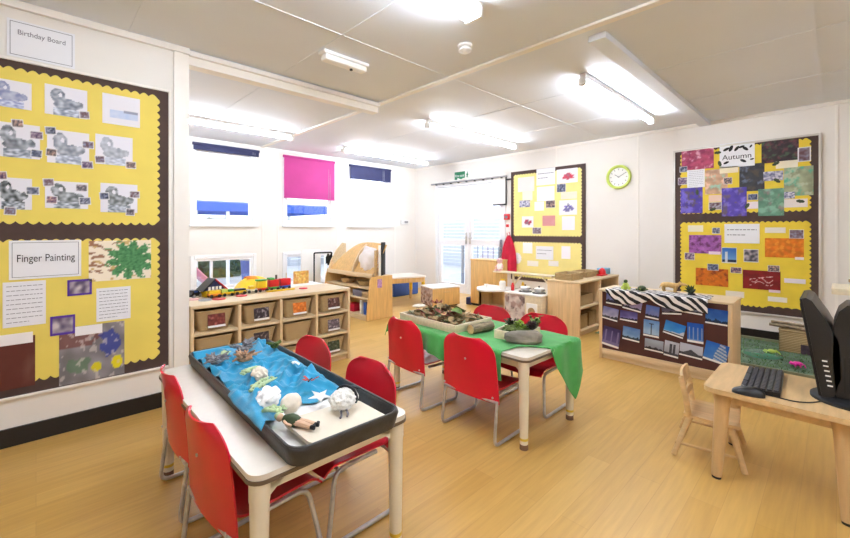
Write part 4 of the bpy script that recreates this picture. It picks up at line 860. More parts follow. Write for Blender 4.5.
def bl(u,v):
    wv=ss((.46-v)/.16); q=1-ss(u/.16)
    x=-a+.014+(2*a-.022)*u-wv*q*.036
    y0=-.45+.18*ss(u/.3)-.02*max(0,u-.3)+.02*math.sin(u*6+.3)+.012*math.sin(u*19); y1=b-.012
    y=y0+(y1-y0)*v
    e=ss(v*7)*(.35+.65*ss((1-v)*8)); ed=.3+.7*ss((1-u)*8)
    w=nz(x*4,y*3,5); w2=nz(x*5+9,y*4,6); am=.6+.8*max(0,nz(x*4+3,y*3+1,8)+.3)
    f=fold(34*(x*.95-y*.42)+w*5.5)*.015*am+(1-abs(math.sin(24*(x*.75+y*.62)+w2*4)))**1.7*.020*(1.3-am*.5)+(1-abs(math.sin(20*(x*.9-y*.25)+w*6+1)))**2*.014+fold(95*(x*.9-y*.7)+w*11)*.006+fold(120*(x*.3+y*.9)+w2*14)*.004
    bulge=.020*math.exp(-((x+.17)/.10)**2-((y+.24)/.14)**2)+.030*math.exp(-((x-.09)/.1)**2-((y-.5)/.12)**2)+.018*math.exp(-((x-.1)/.1)**2-((y-.1)/.2)**2)
    z=.016+(f*1.35+bulge)*(.3+.7*e)*ed
    z=.014*(1-ss(v*9))+z*ss(v*9)+.008
    z=z*(1-wv*q)+(.074+.3*f)*wv*q if wv*q>0 else z
    if wv>.3: z-=max(0,.045-u)*.55*wv
    if v>.975: z=max(z,.062)
    return (x,y,z)
o=G().grid(bl,90,160).out('blue_cloth',bluec,None,True,(TX,TY,TZ),False,180); sm=o.modifiers.new('thickness','SOLIDIFY'); sm.thickness=.002; sm.offset=1; o.rotation_euler=(0,0,R(-1.6)); tag(o,'crumpled turquoise cloth lying in the black tray','cloth')
def onT(x,y): # approximate cloth height at world x,y
    return TZ+.062
g=G().ext(rrect(-.155,.15,-.11,.115,.03,5),(0,0,.012)); o=g.out('foam_board',sand,None,True,(.775,1.245,TZ+.028)); o.rotation_euler=(R(-1),R(2),R(-2)); tag(o,'cream rounded board lying flat at the near end of the black tray','board')
o=G().ext(rrect(-.175,.172,-.15,.24,.03,5),(0,0,.003)).out('tray_liner',paperw,None,True,(.762,1.29,TZ+.0105)); o.rotation_euler=(0,0,R(-3)); tag(o,'white sheet under the cream board in the black tray','paper')
# toys in tray
t=thing('toy_sheep','white woolly toy sheep with black head lying on the cream board','toy',(.835,1.30,TZ+.044),R(25))
G().ell((0,0,.034),(.062,.046,.036),None,5,.2,3.4,2).out('wool_body',wool,t)
G().ell((.062,.0,.045),(.02,.016,.018),None,3).out('head',blackm,t)
for s in (-1,1): G().ell((.062,s*.02,.056),(.005,.012,.004),None,2).out('ear',blackm,t)
G().tube([(.02,.045*math.cos(q),.036+.04*math.sin(q)) for q in [PI*i/14 for i in range(-2,17)]],.005,6).out('black_strap',blackm,t)
for x,y in ((-.03,-.05),(-.05,-.035)): G().tube([(x,y*.6,.012),(x-.02,y,.006),(x-.035,y-.005,.005)],.004,6).out('leg',inkg,t)
# doll figure
t=thing('toy_figure','small toy figure in green lying on the cream board, legs toward the camera','toy',(.625,1.325,TZ+.046),R(-66)); t.scale=(1.15,1.15,1.15)
rx=Matrix.Rotation(R(90),3,'Y')
G().tube([(-.01,0,.013),(.012,0,.014),(.03,0,.013),(.042,0,.012)],[.013,.019,.018,.014],10).out('green_tunic',dkgreen,t)
G().ell((-.03,0,.014),(.013,.012,.012),None,3).out('head',skin,t)
G().ell((-.036,0,.017),(.011,.0125,.011),None,3).out('hair',seag,t)
for s in (-1,1):
    G().tube([(.035,s*.006,.012),(.065,s*.008,.013),(.092,s*.009,.011)],[.010,.0085,.007],8).out('leg',skin,t)
    G().tube([(.09,s*.009,.011),(.102,s*.010,.011),(.104,s*.010,.02)],[.0065,.007,.005],8).out('boot',darkmetal,t)
    G().tube([(.0,s*.014,.014),(.015,s*.024,.013),(.032,s*.022,.010)],[.005,.0045,.004],6).out('arm',skin,t)
def shell(label,loc,r,mat,rz=0,name='shell',cat='shell'):
    o=G().grid(lambda u,v:((v)*r*1.2*math.cos((u-.5)*2.4),(v)*r*1.2*math.sin((u-.5)*2.4)*1.0,.012+r*.45*math.sin(PI*min(1,.15+v*.9))*(1+.06*math.cos(u*50))*(1-.5*abs(u-.5))),40,10,.003).out(name,mat,None,True,loc,False,60); o.rotation_euler=(0,0,rz); tag(o,label,cat); return o
def lump(label,loc,r,mat,rz,sd,am=.28):
    o=G().ell((0,0,r[2]*.6),r,None,4,am,2.6,sd).out('shell',mat,None,True,loc); o.rotation_euler=(R(8),R(-12),rz); tag(o,label,'shell')
lump('large crinkled white shell on the blue cloth above the toy figure',(.635,1.515,TZ+.060),(.055,.042,.030),white,R(40),2,.45)
lump('smooth round white shell beside the toy figure',(.69,1.435,TZ+.045),(.042,.036,.034),shellm,R(20),7,.10)
lump('pinkish white conch-like shell in the middle of the blue cloth',(.70,1.765,TZ+.066),(.042,.030,.030),shellm,R(100),9,.3)
shell('small white shell on the right side of the blue cloth',(.86,1.77,TZ+.078),.026,white,R(10))
def star(label,loc,r,mat,name,rz):
    g=G(); n=10
    top=g.b.verts.new((0,0,.014)); bot=g.b.verts.new((0,0,0)); vs=[g.b.verts.new(((r if i%2==0 else r*.42)*math.cos(i*PI/5),(r if i%2==0 else r*.42)*math.sin(i*PI/5),.004)) for i in range(n)]
    for i in range(n): g.b.faces.new((top,vs[i],vs[(i+1)%n])); g.b.faces.new((bot,vs[(i+1)%n],vs[i]))
    bmesh.ops.subdivide_edges(g.b,edges=g.b.edges[:],cuts=1,smooth=.3)
    o=g.out(name,mat,None,True,loc); o.rotation_euler=(R(8),R(-5),rz); tag(o,label,'starfish'); return o
star('white starfish on the blue cloth beside the toy sheep',(.80,1.415,TZ+.062),.05,white,'starfish',.5)
t=thing('toy_butterfly','red toy butterfly on the blue cloth above the white starfish','toy',(.82,1.53,TZ+.088),R(40))
for s in (-1,1):
    G().ext([(-.004*s*0,s*.003,.002),(.02,s*.03,.012),(.006,s*.034,.014),(-.004,s*.016,.008),(-.02,s*.026,.012),(-.022,s*.012,.007)],(0,0,.002)).out('wing',starr,t)
G().tube([(-.02,0,.004),(0,0,.006),(.02,0,.004)],.003,6).out('body',blackm,t)
def coral(label,loc,r,mat,seed,name='coral'):
    rd=random.Random(seed); g=G()
    for i in range(16):
        a=rd.uniform(0,6.28); e=Vector((math.cos(a)*r*rd.uniform(.4,1),math.sin(a)*r*rd.uniform(.4,1)*.8,r*rd.uniform(.1,.7)))
        g.tube([(0,0,.008),tuple(e*.5+Vector((0,0,.012))),tuple(e)],[.009,.007,.004],6)
        m=e*.55+Vector((0,0,.012)); q=e+Vector((rd.uniform(-1,1),rd.uniform(-1,1),.4))*r*.35; g.tube([tuple(m),tuple(q)],[.006,.003],6)
    g.ell((0,0,.008),(r*.5,r*.4,.014),None,3,.3,4,seed); tag(g.out(name,mat,None,True,loc),label,'coral')
coral('dark grey branching coral at the far end of the blue cloth',(.80,2.21,TZ+.078),.075,coralm,1)
coral('grey branching coral at the far left corner of the blue cloth',(.635,2.12,TZ+.066),.06,coralm,2)
coral('tan and pink coral in front of the dark grey one on the blue cloth',(.735,2.03,TZ+.076),.07,coralt,3)
coral('greyish green coral near the far right edge of the blue cloth',(.93,2.13,TZ+.080),.04,moss,6)
def stems(label,loc,rz,ln,seed):
    rd=random.Random(seed); g=G()
    for i in range(4):
        o=rd.uniform(-.012,.012); g.tube([(-ln/2,o,.006),(-ln*.1,o+rd.uniform(-.01,.01),.014),(ln/2,o*2,.008)],[.006,.007,.003],7)
        for k in range(3): g.ell((rd.uniform(-.4,.4)*ln,o+rd.uniform(-.012,.012),.014),(.012,.006,.006),Matrix.Rotation(rd.uniform(0,3),3,'Z'),2)
    o=g.out('seaweed_stem',seag,None,True,loc); o.rotation_euler=(0,0,rz); tag(o,label,'seaweed')
stems('pale green seaweed stem lying just beyond the middle shell',(.70,1.85,TZ+.074),R(20),.10,1)
stems('long pale green seaweed stem lying between the middle shell and fan shell',(.675,1.655,TZ+.072),R(35),.15,2)
stems('bright green seaweed stem by the dark grey coral',(.70,2.20,TZ+.070),R(50),.08,3)
stems('pale seaweed stem beside the toy figure\'s head',(.61,1.40,TZ+.066),R(-50),.08,4)
# ---------- basket unit ----------
UX0,UX1,UY0,UY1,UZ=.812,2.193,3.30,3.74,.690
t=thing('storage_unit','low birch cube unit holding wicker baskets','storage unit',(0,0,0))
G().box(UX0,UX1,UY0-.004,UY1,UZ-.028,UZ,.004).out('top_panel',birchh,t)
cx=[UX0,1.160,1.502,1.838,UX1]; th=.024
for i,x in enumerate(cx):
    x0=x if i==0 else (x-th if i==4 else x-th/2); G().box(x0,x0+th,UY0,UY1,.0,UZ-.028,.003).out('side_panel' if i in(0,4) else 'divider',birch,t)
for z in (.478,.275,.07): G().box(UX0+th,UX1-th,UY0+.005,UY1-.01,z-.022,z,.003).out('shelf',birchh,t)
G().box(UX0+th,UX1-th,UY1-.01,UY1-.002,.07,UZ-.028).out('back_panel',birchh,t); G().box(UX0+th,UX1-th,UY0+.03,UY0+.048,0,.048).out('plinth',birchh,t)
def basket(loc,label,pic,first=[None]):
    t=thing('wicker_basket',label,'basket',loc,0,'wicker baskets in the cube unit'); w0,w1,d,h=.105,.138,.16,.152
    def wl(u,v):
        P=rrect(-1,1,-1,1,.22,6); p=P[int(round(u*len(P)))%len(P)]; k=[0,.0,.25,.5,.75,1,1,.75,.4,.06][min(9,int(round(v*9)))]; inn=v>.62
        w=w0+(w1-w0)*k-(.008 if inn else 0); q=d-.02+.02*k-(.008 if inn else 0)
        if v<.08: w,q=w*.0,q*.0
        if v>.97: w,q=0,0
        return (p[0]*w,p[1]*q,.002+h*k+(.004 if inn and k<.1 else 0))
    G().grid(wl,28,9).out('basket_body',wicker,t,True,None,False,50)
    g=G(); g.tube([Vector((p[0]*w1,p[1]*d,h)) for p in rrect(-1,1,-1,1,.22,6)],.006,6,True); g.out('basket_rim',wicker,t)
    if pic:
        o=print_mesh('picture_label',.125,.105,pic_fn(pic,.125,.105),20,16); o.parent=t; o.location=(.01,-d*.985-.004,.076); o.rotation_euler=(R(-7.5),0,0)
        s=G().box(-.0625,.0625,-.0022,-.0012,-.052,-.036).out('caption_strip',paperw,o,False)
def lab(b,c,s): return ('paint',b,(c,tuple(min(1,x*1.3) for x in b)),s)
cc=[(cx[i]+cx[i+1])/2 for i in range(4)]; yb=UY0+.185
def B2(c,r,label,pic): basket((cc[c],yb,[.480,.277,.072][r]),label,pic)
B2(0,0,'wicker basket with a dark red picture label, top row nearest the squirrel board',lab((.45,.2,.17),(.7,.4,.36),1))
B2(1,0,'wicker basket with a black picture label, top row second from the squirrel board',lab((.2,.15,.16),(.75,.7,.7),2))
B2(2,0,'wicker basket with a bright orange picture label, top row',lab((.85,.45,.16),(.93,.6,.3),3))
B2(3,0,'wicker basket with a brown picture label, top row nearest the book display',lab((.35,.22,.2),(.75,.68,.65),4))
B2(0,1,'wicker basket without a label, second row at the end by the squirrel board',None)
B2(1,1,'wicker basket with a dark label showing pale blobs, second row behind the blue cloth',lab((.25,.2,.2),(.8,.68,.6),5))
B2(2,1,'plain wicker basket without a label, second row just above the red chair back',None)
B2(3,1,'wicker basket with a grey and white picture label, second row nearest the book display',lab((.4,.35,.38),(.85,.8,.8),6))
B2(2,2,'wicker basket with a pale orange label, bottom row half behind a chair back',lab((.8,.55,.35),(.9,.75,.6),7))
B2(3,2,'wicker basket with a dark green label, bottom row nearest the book display',lab((.25,.28,.2),(.5,.5,.45),8))
# toys on the unit
Z=UZ
def tbox(g,x,y,z,a,b,c,rz=0,bev=.003): g.box(x-a/2,x+a/2,y-b/2,y+b/2,z,z+c,bev,Matrix.Rotation(rz,3,'Z')); return g
def mat_disc(label,x,y,mat,r=.05): tag(G().lathe([(r,0),(r,.006),(r*.9,.009),(.001,.009)],(0,0,0),20).out('toy_disc',mat,None,True,(x,y,Z)),label,'toy','flat toy pieces on the basket unit')
mat_disc('flat pinkish disc at the squirrel-board end of the basket unit',.905,3.60,palepink,.042)
mat_disc('flat grey disc just right of the pinkish disc on the basket unit',.965,3.50,grey,.048)
mat_disc('flat red disc in front of the black and red toy house',1.06,3.48,redp,.05)
mat_disc('flat red disc in front of the black-roofed block train car',1.25,3.52,redp,.045)
mat_disc('flat dark red disc alone toward the right of the basket unit',1.83,3.55,redp,.04)
t=thing('toy_house','toy house with a black roof, one red side','toy',(1.07,3.70,Z),R(10))
G().box(-.07,.07,-.05,.05,0,.055,.003).out('house_walls',yellowp,t)
G().ext([(-.085,-.055,.055),(.085,-.055,.055),(.0,-.055,.135)],(0,.11,0)).out('gable',navy,t)
G().ext([(-.095,-.065,.05),(-.0,-.065,.142),(.0,-.065,.152),(-.105,-.065,.056)],(0,.13,0)).out('black_roof',blackp,t)
G().ext([(.0,-.066,.142),(.0,-.066,.152),(.105,-.066,.056),(.095,-.066,.05)],(0,.132,0)).out('red_roof',redp,t)
g=G(); 
for k in range(4): g.box(-.055+.03*k,-.035+.03*k,-.058,-.05,.055,.085,.002)
g.out('white_fence',white,t)
t=thing('toy_car','dark blue and black toy car beside the toy house','toy',(.94,3.72,Z),R(35))
G().ext([(-.06,-.03,.012),(.06,-.03,.012),(.06,-.03,.035),(.03,-.03,.04),(.015,-.03,.062),(-.035,-.03,.062),(-.05,-.03,.04),(-.06,-.03,.035)],(0,.06,0)).out('car_body',blackp,t)
for x in (-.035,.035):
    for s in (-1,1): G().cyl((x,s*.026,.014),(x,s*.036,.014),.014).out('wheel',grey,t)
G().box(-.03,.012,-.031,.031,.043,.056,.002).out('car_windows',bluefoam,t)
def car(name,label,x,y,rz,base,load,top):
    t=thing(name,label,'toy train car',(x,y,Z),rz,'toy train on the basket unit')
    G().box(-.047,.047,-.032,.032,.014,.034,.003).out('wagon_base',base,t)
    for q in (-.03,.03):
        for s in (-1,1): G().cyl((q,s*.03,.014),(q,s*.038,.014),.014,seg=14).out('wheel',blackp,t)
    for i,(m,x0,x1,h0,h1) in enumerate(load): G().box(x0,x1,-.028,.028,h0,h1,.003).out('block',m,t)
    if top: top(t)
car('train_wagon','orange and yellow toy train wagon in front of the toy house',1.06,3.60,R(2),oran,[(yellowp,-.043,.043,.034,.06)],None)
car('train_wagon','lime green toy train wagon right of the toy house',1.165,3.62,R(4),yellowp,[(limep,-.05,.0,.034,.06),(greenpl,.005,.05,.034,.055)],None)
car('train_wagon','yellow toy train wagon with a flat black load',1.27,3.63,R(4),yellowp,[(blackp,-.047,.047,.034,.05)],None)
car('train_wagon','pale yellow toy train wagon with one small yellow block',1.375,3.64,R(3),palew,[(yellowp,-.02,.025,.034,.06)],None)
def loco_top(t):
    G().cyl((.035,0,.06),(.035,0,.11),.009).out('chimney',blackp,t); G().box(-.05,-.005,-.03,.03,.085,.10,.004).out('cab_roof',redp,t)
car('train_wagon','tall yellow-topped toy train wagon with a red base',1.475,3.65,R(3),redp,[(yellowp,-.045,.03,.034,.10)],lambda t:G().box(-.05,.035,-.031,.031,.098,.112,.003).out('roof',greenpl,t))
car('train_engine','red toy train engine with a green cab roof',1.585,3.66,R(3),greenpl,[(redp,-.045,.045,.034,.10)],lambda t:(G().box(-.047,.0,-.033,.033,.098,.118,.004).out('cab_roof',greenpl,t),G().cyl((.03,0,.10),(.03,0,.14),.01).out('chimney',blackp,t)))
car('train_wagon','red toy train wagon with a blue band, last before the toy shelf',1.70,3.67,R(3),bluep,[(redp,-.05,.05,.034,.10)],lambda t:G().cyl((.02,0,.10),(.02,0,.15),.006).out('peg',palew,t))
tag(G().box(-.13,.13,-.02,.02,0,.012,.003).out('toy_track',yellowp,None,True,(1.62,3.575,Z)),'yellow strip of toy track in front of the red engine','toy track')
# ---------- area by the windows ----------
t=thing('low_table','low white table by the windows behind the basket unit','table',(2.36,5.55,0))
G().ext(rrect(-.74,.74,-.33,.33,.05,5,.42),(0,0,.025)).out('tabletop',white,t)
for x in (-.66,.66):
    for y in (-.26,.26): G().cyl((x,y,0),(x,y,.42),.02,.025).out('leg',cream,t)
t=thing('yellow_toy_hull','yellow and orange dome-shaped toy on the low white table','toy',(2.18,5.66,.445))
G().grid(lambda u,v:(-.23+.46*u,(.12)*math.cos(PI*v),.004+.16*math.sin(PI*v)*max(0,(1-(2*u-1)**2))**.5),24,14,.006).out('dome',yellowp,t)
G().grid(lambda u,v:(-.12+.22*u,(.123)*math.cos(PI*(.3+.4*v)),.009+.162*math.sin(PI*(.3+.4*v))*max(0,(1-(2*(.11/.46+.22/.46*u)-.0-1+.24)**2))**.5),10,8,.004).out('orange_patch',oran,t)
t=thing('paper_easel','white paper board standing by the low window right of the yellow dome','easel',(3.24,6.02,0))
G().box(-.175,.175,-.01,.01,.36,.93,.004).out('paper_board',paperw,t)
for s in (-1,1): G().tube([(s*.16,.02,0),(s*.16,.012,.92)],.012,8).out('leg',cream,t)
G().box(-.2,.2,-.02,.03,.34,.365,.004).out('ledge',cream,t)
t=thing('black_stand','thin black metal stand beside the white paper board','stand',(3.33,5.86,0))
G().tube(fillet([(-.12,0,.0),(-.12,0,.88),(.2,0,.88),(.2,0,.0)],.02),.012,8).out('stand_frame',blackm,t)
G().tube([(-.12,-.18,.012),(-.12,.18,.012)],.012,8).out('stand_foot',blackm,t); G().tube([(.2,-.12,.012),(.2,.12,.012)],.012,8).out('stand_foot',blackm,t)
g=G()
for i in range(5): g.grid(lambda u,v:(.06+.05*math.sin(i*2)+.06*u,-.02-.012*i,.70+.03*math.cos(i)+.12*v+.02*math.sin(u*5)),4,4,.003)
tag(g.out('black_gloves',blackm,None,True,(3.36,5.84,0)),'black cloth scraps hanging from the thin black stand','cloth')
t=thing('picture_card','orange and cream picture card leaning by the low window','card',(2.86,5.62,.445),R(-4))
o=print_mesh('card_picture',.24,.19,pic_fn(('paint',(.93,.72,.35),((.95,.88,.6),(.8,.5,.25)),7),.24,.19),24,18); o.parent=t; o.location=(0,-.004,.095); G().box(-.12,.12,-.003,.0,0,.19).out('card_back',paperw,t)
# ---------- book display shelf ----------
t=thing('book_display','birch book display shelf with slanted end panels in front of the third window','shelf unit',(0,0,0))
y0,y1=4.47,5.66
for y in (y0,y1-.025): G().ext([(3.235,y,0),(3.69,y,0),(3.69,y,.60),(3.32,y,.60),(3.30,y,.55)],(0,.025,0)).out('end_panel',ochre,t,False)
G().box(3.66,3.685,y0+.025,y1-.025,.0,.6).out('back_panel',ochre,t)
for z,x in ((.06,3.25),(.30,3.275),(.44,3.30)): G().box(x,3.66,y0+.025,y1-.025,z-.02,z,.003).out('shelf',birchy,t)
G().box(3.32,3.66,y0+.025,y1-.025,.58,.60,.003).out('shelf',birchy,t); G().box(3.25,3.27,y0+.03,y1-.03,.0,.04).out('plinth',birchy,t)
G().box(3.315,3.335,y0,y1,.60,.64,.003).out('book_ledge',birchy,t)
G().ext([(3.345,y0+.03,.602),(3.345,y1-.0,.602)]+[(3.345+.29*math.sin(PI*k/24)**.6*1.0,y1-(y1-y0-.03)*k/12*.5*1.0,.602+.45*math.sin(PI*k/24)**.7) for k in range(1,12)]+[(3.635,(y0+y1)/2-.05,1.06)]+[(3.635-.03*k/4,y0+.5-.47*k/4,1.06-.03*k*k/16) for k in range(1,5)],(.014,0,.004)).out('slanted_back',ochre,t,False,None,True)
for y in (y1-.03,4.975): G().ext([(3.33,y,.60),(3.66,y,.60),(3.66,y,1.03),(3.60,y,1.04),(3.48,y,.93),(3.38,y,.76)],(0,.02,0)).out('curved_divider',birchy,t,False)
G().box(3.42,3.50,y0-.002,y0,.44,.56).out('purple_picture',M('lilac_card','B78FC0',.7,var=.3,vs=30),t,False)
# things on it
tag(G().ell((3.46,4.72,.80),(.085,.22,.20),None,5,.22,2.4,4).out('plastic_bag',M('milky_plastic','ECE6E6',.35,var=.06,vs=6),None),'crumpled milky white plastic bag on top of the book display','bag')
for i,(x,y,h,m,lb) in enumerate(((3.56,4.50,.47,blackm,'black backed folder standing at the end of the book display top'),(3.44,4.485,.36,beech,'wooden board standing upright at the end of the book display top'),(3.50,4.46,.43,paperw,'white card standing between the wooden board and the black folder'))):
    o=G().box(-.07,.07,-.008,.008,0,h,.003).out(['folder','wooden_board','card'][i],m,None,True,(x,y+.01*i+.02,.605)); o.rotation_euler=(0,0,R(30)); tag(o,lb,['folder','board','card'][i])
for i,(y,z,m,r,n,lb) in enumerate(((4.80,.44,wicker,.13,'shallow_basket','shallow woven basket on the upper shelf of the book display'),(5.25,.44,leafb,.12,'woven_bowl','brown woven bowl on the upper shelf of the book display, farther along'))):
    t=thing(n,lb,'basket',(3.46,y,z)); G().lathe([(r*.6,0),(r,.07),(r*.97,.075),(r*.55,.012),(.001,.011)],(0,0,0),24).out('bowl_body',m,t)
rd=random.Random(6)
for i,(y,z,m,w,h,d) in enumerate(((4.62,.06,bluep,.03,.17,'blue picture book nearest the end panel on the bottom shelf'),(4.72,.06,white,.02,.19,'white picture book second from the end panel on the bottom shelf'),(4.60,.30,leafb,.10,.08,'small brown box on the middle shelf nearest the end panel'),(4.80,.30,M('pewter','6F6A78',.5),.12,.09,'grey box on the middle shelf beside the small brown box'),(5.0,.06,redcloth,.1,.10,'dull red box farther along the bottom shelf'))):
    o=G().box(-.09,.09,-w,w,0,h,.004).out(['picture_book','picture_book','small_box','small_box','small_box'][i],m,None,True,(3.40,y,z)); tag(o,d+' of the book display',['book','book','box','box','box'][i])
# ---------- yellow legged table and printed cupboard ----------
t=thing('play_table','small birch table with a yellow banded leg by the far corner','table',(4.62,5.28,0),R(-17))
G().ext(rrect(-.55,.30,-.30,.30,.05,5,.44),(0,0,.022)).out('tabletop',laminate,t); 
g=G()
for s in (-1,1): g.box(-.50,.25,s*.27-.012,s*.27+.012,.36,.44,.003)
for x in (-.5,.25): g.box(x-.012,x+.012,-.26,.26,.36,.44,.003)
g.out('apron_frame',ochre,t)
for x in (-.5,.25):
    for y in (-.25,.25): l=G().cyl((x,y,0),(x,y,.44),.026,.03).out('leg',ochre,t); G().lathe([(.031,.16),(.031,.38)],(x,y,0),16).out('yellow_sleeve',yellowp,l)
tag(G().box(-.32,.30,-.16,.16,0,.26,.03).out('foam_block',bluefoam,None,True,(5.08,5.87,0)),'blue foam block on the floor beyond the yellow legged table','foam block')
t=thing('toy_cupboard','low wooden cupboard with a white top and animal-print side, behind the leaf tray','cupboard',(4.56,4.51,0),R(-17))
G().box(0,.51,0,.43,.02,.30,.004).out('cupboard_body',ochre,t); G().box(-.008,.518,-.008,.438,.30,.32,.005).out('white_top',white,t); G().box(.03,.48,.03,.40,0,.02).out('plinth',blackm,t)
o=print_mesh('animal_print_panel',.41,.27,pic_fn(('paint',(.85,.78,.76),((.35,.25,.25),(.6,.45,.4)),21),.41,.27),40,26); o.parent=t; o.location=(-.001,.215,.16); o.rotation_euler=(0,0,R(-90))
G().tube([(.20,-.012,.24),(.31,-.012,.24)],.006,8).out('handle',beech,t)
tag(G().box(-.06,.06,-.05,.05,0,.12,.012).out('navy_box',navy,None,True,(5.25,4.30,0)),'small navy box on the floor between the cupboard and the tall wooden cupboard','box')
t=thing('tall_cupboard','tall plain birch cupboard in front of the right leaf of the double doors','cupboard',(5.2,3.965,0))
G().box(0,.32,-.22,.29,.04,.75,.005).out('cupboard_body',ochre,t); G().box(-.006,.326,-.226,.296,.75,.768,.005).out('top_panel',ochre,t); G().box(.02,.3,-.20,.27,0,.04).out('plinth',blackm,t)
# ---------- play kitchen ----------
t=thing('half_round_counter','half round white counter on a birch cubby, left end of the play kitchen','counter',(4.42,3.28,0))
G().ext([(.35,-.21,.43),(.35,.26,.43)]+[(.05-.24*math.sin(PI*k/14)*.9,.26-.47*k/14,.43) for k in range(0,15)],(0,0,.022)).out('counter_top',white,t,True,None,True)
G().box(.05,.075,.20,.225,0,.43).box(.05,.35,.20,.225,0,.43).out('side_panel',birch,t); G().box(.05,.35,-.21,-.185,0,.43).out('side_panel',birch,t); G().box(.335,.35,-.185,.2,0,.43).out('back_panel',birch,t); G().box(.05,.335,-.185,.2,.16,.18).out('shelf',birchy,t); G().box(.05,.335,-.185,.2,.0,.03).out('base',birchy,t)
t=thing('play_cooker','white play cooker covered in animal prints beside the tall shelf end','toy cooker',(4.40,2.76,0))
G().box(.0,.36,-.26,.26,.0,.43,.005).out('cooker_body',palew,t); G().box(-.012,.36,-.27,.27,.43,.45,.005).out('cooker_top',white,t)
o=print_mesh('animal_print_cloth',.30,.40,pic_fn(('paint',(.87,.82,.80),((.32,.26,.27),(.62,.5,.48)),31),.3,.4),40,44); o.parent=t; o.location=(-.003,.115,.23); o.rotation_euler=(0,0,R(-90))
G().box(-.016,0,-.21,-.06,.14,.34,.006).out('oven_door',white,t); G().cyl((-.018,-.135,.24),(-.012,-.135,.24),.05,seg=20).out('oven_window',leafb,t)
for y in (.06,-.14): G().lathe([(.085,.45),(.085,.456),(.001,.456)],(.16,y,0),24).out('hob_ring',blackm,t)
g=G()
for y in (-.24,.34): g.box(.30,.325,y-.012,y+.012,.45,.655,.003)
for y0,y1 in ((-.23,-.10),(.33,.20)): g.tube([(.312,y0,.50),(.312,y1,.645)],.012,6)
g.out('shelf_post',palew,t); G().box(.22,.36,-.28,.62,.655,.675,.005).out('overhead_shelf',palew,t)
def pan(x,y,label):
    t=thing('toy_pan',label,'pan',(x,y,.457),0,'toy pans on the play cooker')
    G().lathe([(.055,0),(.062,.045),(.066,.05),(.066,.046),(.052,.006),(.001,.006)],(0,0,0),24).out('pan_body',chrome,t)
    G().lathe([(.064,.05),(.045,.062),(.01,.066),(.001,.066)],(0,0,0),24).out('pan_lid',white,t); G().lathe([(.006,.064),(.012,.078),(.008,.086),(.001,.087)],(0,0,0),12).out('lid_knob',blackm,t)
    for s in (-1,1): G().tube([(-.01,s*.064,.04),(0,s*.085,.043),(.01,s*.064,.04)],.004,6).out('handle',blackm,t)
pan(4.56,2.82,'toy pan on the left hob ring of the play cooker, nearer the red bottle'); pan(4.56,2.62,'toy pan on the right hob ring, nearer the tall shelf end')
def bottle(name,label,x,y,z,r,h,m,cap):
    t=thing(name,label,'bottle',(x,y,z)); G().lathe([(r,0),(r,h*.7),(r*.6,h*.82),(r*.5,h*.9)],(0,0,0),18).out('bottle_body',m,t); G().lathe([(r*.6,h*.86),(r*.6,h),(.001,h)],(0,0,0),14).out('cap',cap,t)
bottle('toy_jar','white toy jar with a yellow lid on the half round counter',4.50,3.13,.452,.045,.14,white,yellowp)
bottle('toy_bottle','red toy bottle at the left end of the play cooker',4.52,2.985,.452,.022,.10,redp,redp)
bottle('toy_bottle','yellow toy bottle behind the left pan',4.68,2.93,.452,.02,.10,yellowp,yellowp)
t=thing('toy_cup','small white toy cup on the half round counter','cup',(4.47,3.38,.452)); G().lathe([(.02,0),(.032,.05),(.03,.05),(.018,.005),(.001,.005)],(0,0,0),18).out('cup_body',white,t); G().tube([(.03,0,.04),(.05,0,.03),(.026,0,.015)],.004,6).out('cup_handle',white,t)
t=thing('baby_doll','small bald pink doll sitting at the left end of the overhead shelf','doll',(4.68,3.30,.675)); t.scale=(1.35,1.35,1.35)
G().ell((0,0,.045),(.028,.035,.045),None,3).out('doll_body',white,t); G().ell((-.003,0,.105),(.03,.03,.032),None,3).out('doll_head',palepink,t)
for s in (-1,1): G().tube([(-.01,s*.02,.015),(-.05,s*.025,.012)],.012,8).out('doll_leg',palepink,t); G().tube([(0,s*.03,.065),(-.02,s*.045,.035)],.008,8).out('doll_arm',palepink,t)
# ---------- tall shelf ----------
t=thing('open_shelf','birch open shelf unit with its plain end toward us, behind the green-covered table','shelf unit',(0,0,0))
x0,x1,y0,y1,h=4.51,5.70,2.07,2.48,.642
for x in (x0,5.09,x1-.025): G().box(x,x+.025,y0,y1,0,h-.022,.003).out('end_panel' if x==x0 else 'upright',birch,t)
G().box(x0-.005,x1+.005,y0-.006,y1,h-.022,h,.004).out('top_panel',birchh,t); G().box(x0+.025,x1-.025,y1-.015,y1,.05,h-.022).out('back_panel',birchh,t)
for z in (.07,.34): G().box(x0+.025,x1-.025,y0+.004,y1-.015,z-.022,z,.003).out('shelf',birchh,t)
G().box(x0+.025,x1-.025,y0+.03,y0+.048,0,.048).out('plinth',birchh,t)
def wbox(name,label,loc,w,d,h,rz=0):
    t=thing(name,label,'basket',loc,rz); g=G()
    for q in ((-w,w,-d,-d+.01),(-w,w,d-.01,d),(-w,-w+.01,-d,d),(w-.01,w,-d,d)): g.box(q[0],q[1],q[2],q[3],.004,h,.002)
    g.out('woven_sides',wicker,t); G().box(-w,w,-d,d,0,.006).out('base',wicker,t); G().tube([Vector(p)+Vector((0,0,h)) for p in rrect(-w,w,-d,d,.012,3)],.007,6,True).out('rim',wicker,t)
wbox('woven_basket','shallow woven basket on top of the open shelf, above its plain end',(4.74,2.31,h),.15,.11,.075)
wbox('woven_basket','shallow woven basket on top of the open shelf, beside the red toy',(5.22,2.32,h),.18,.10,.065)
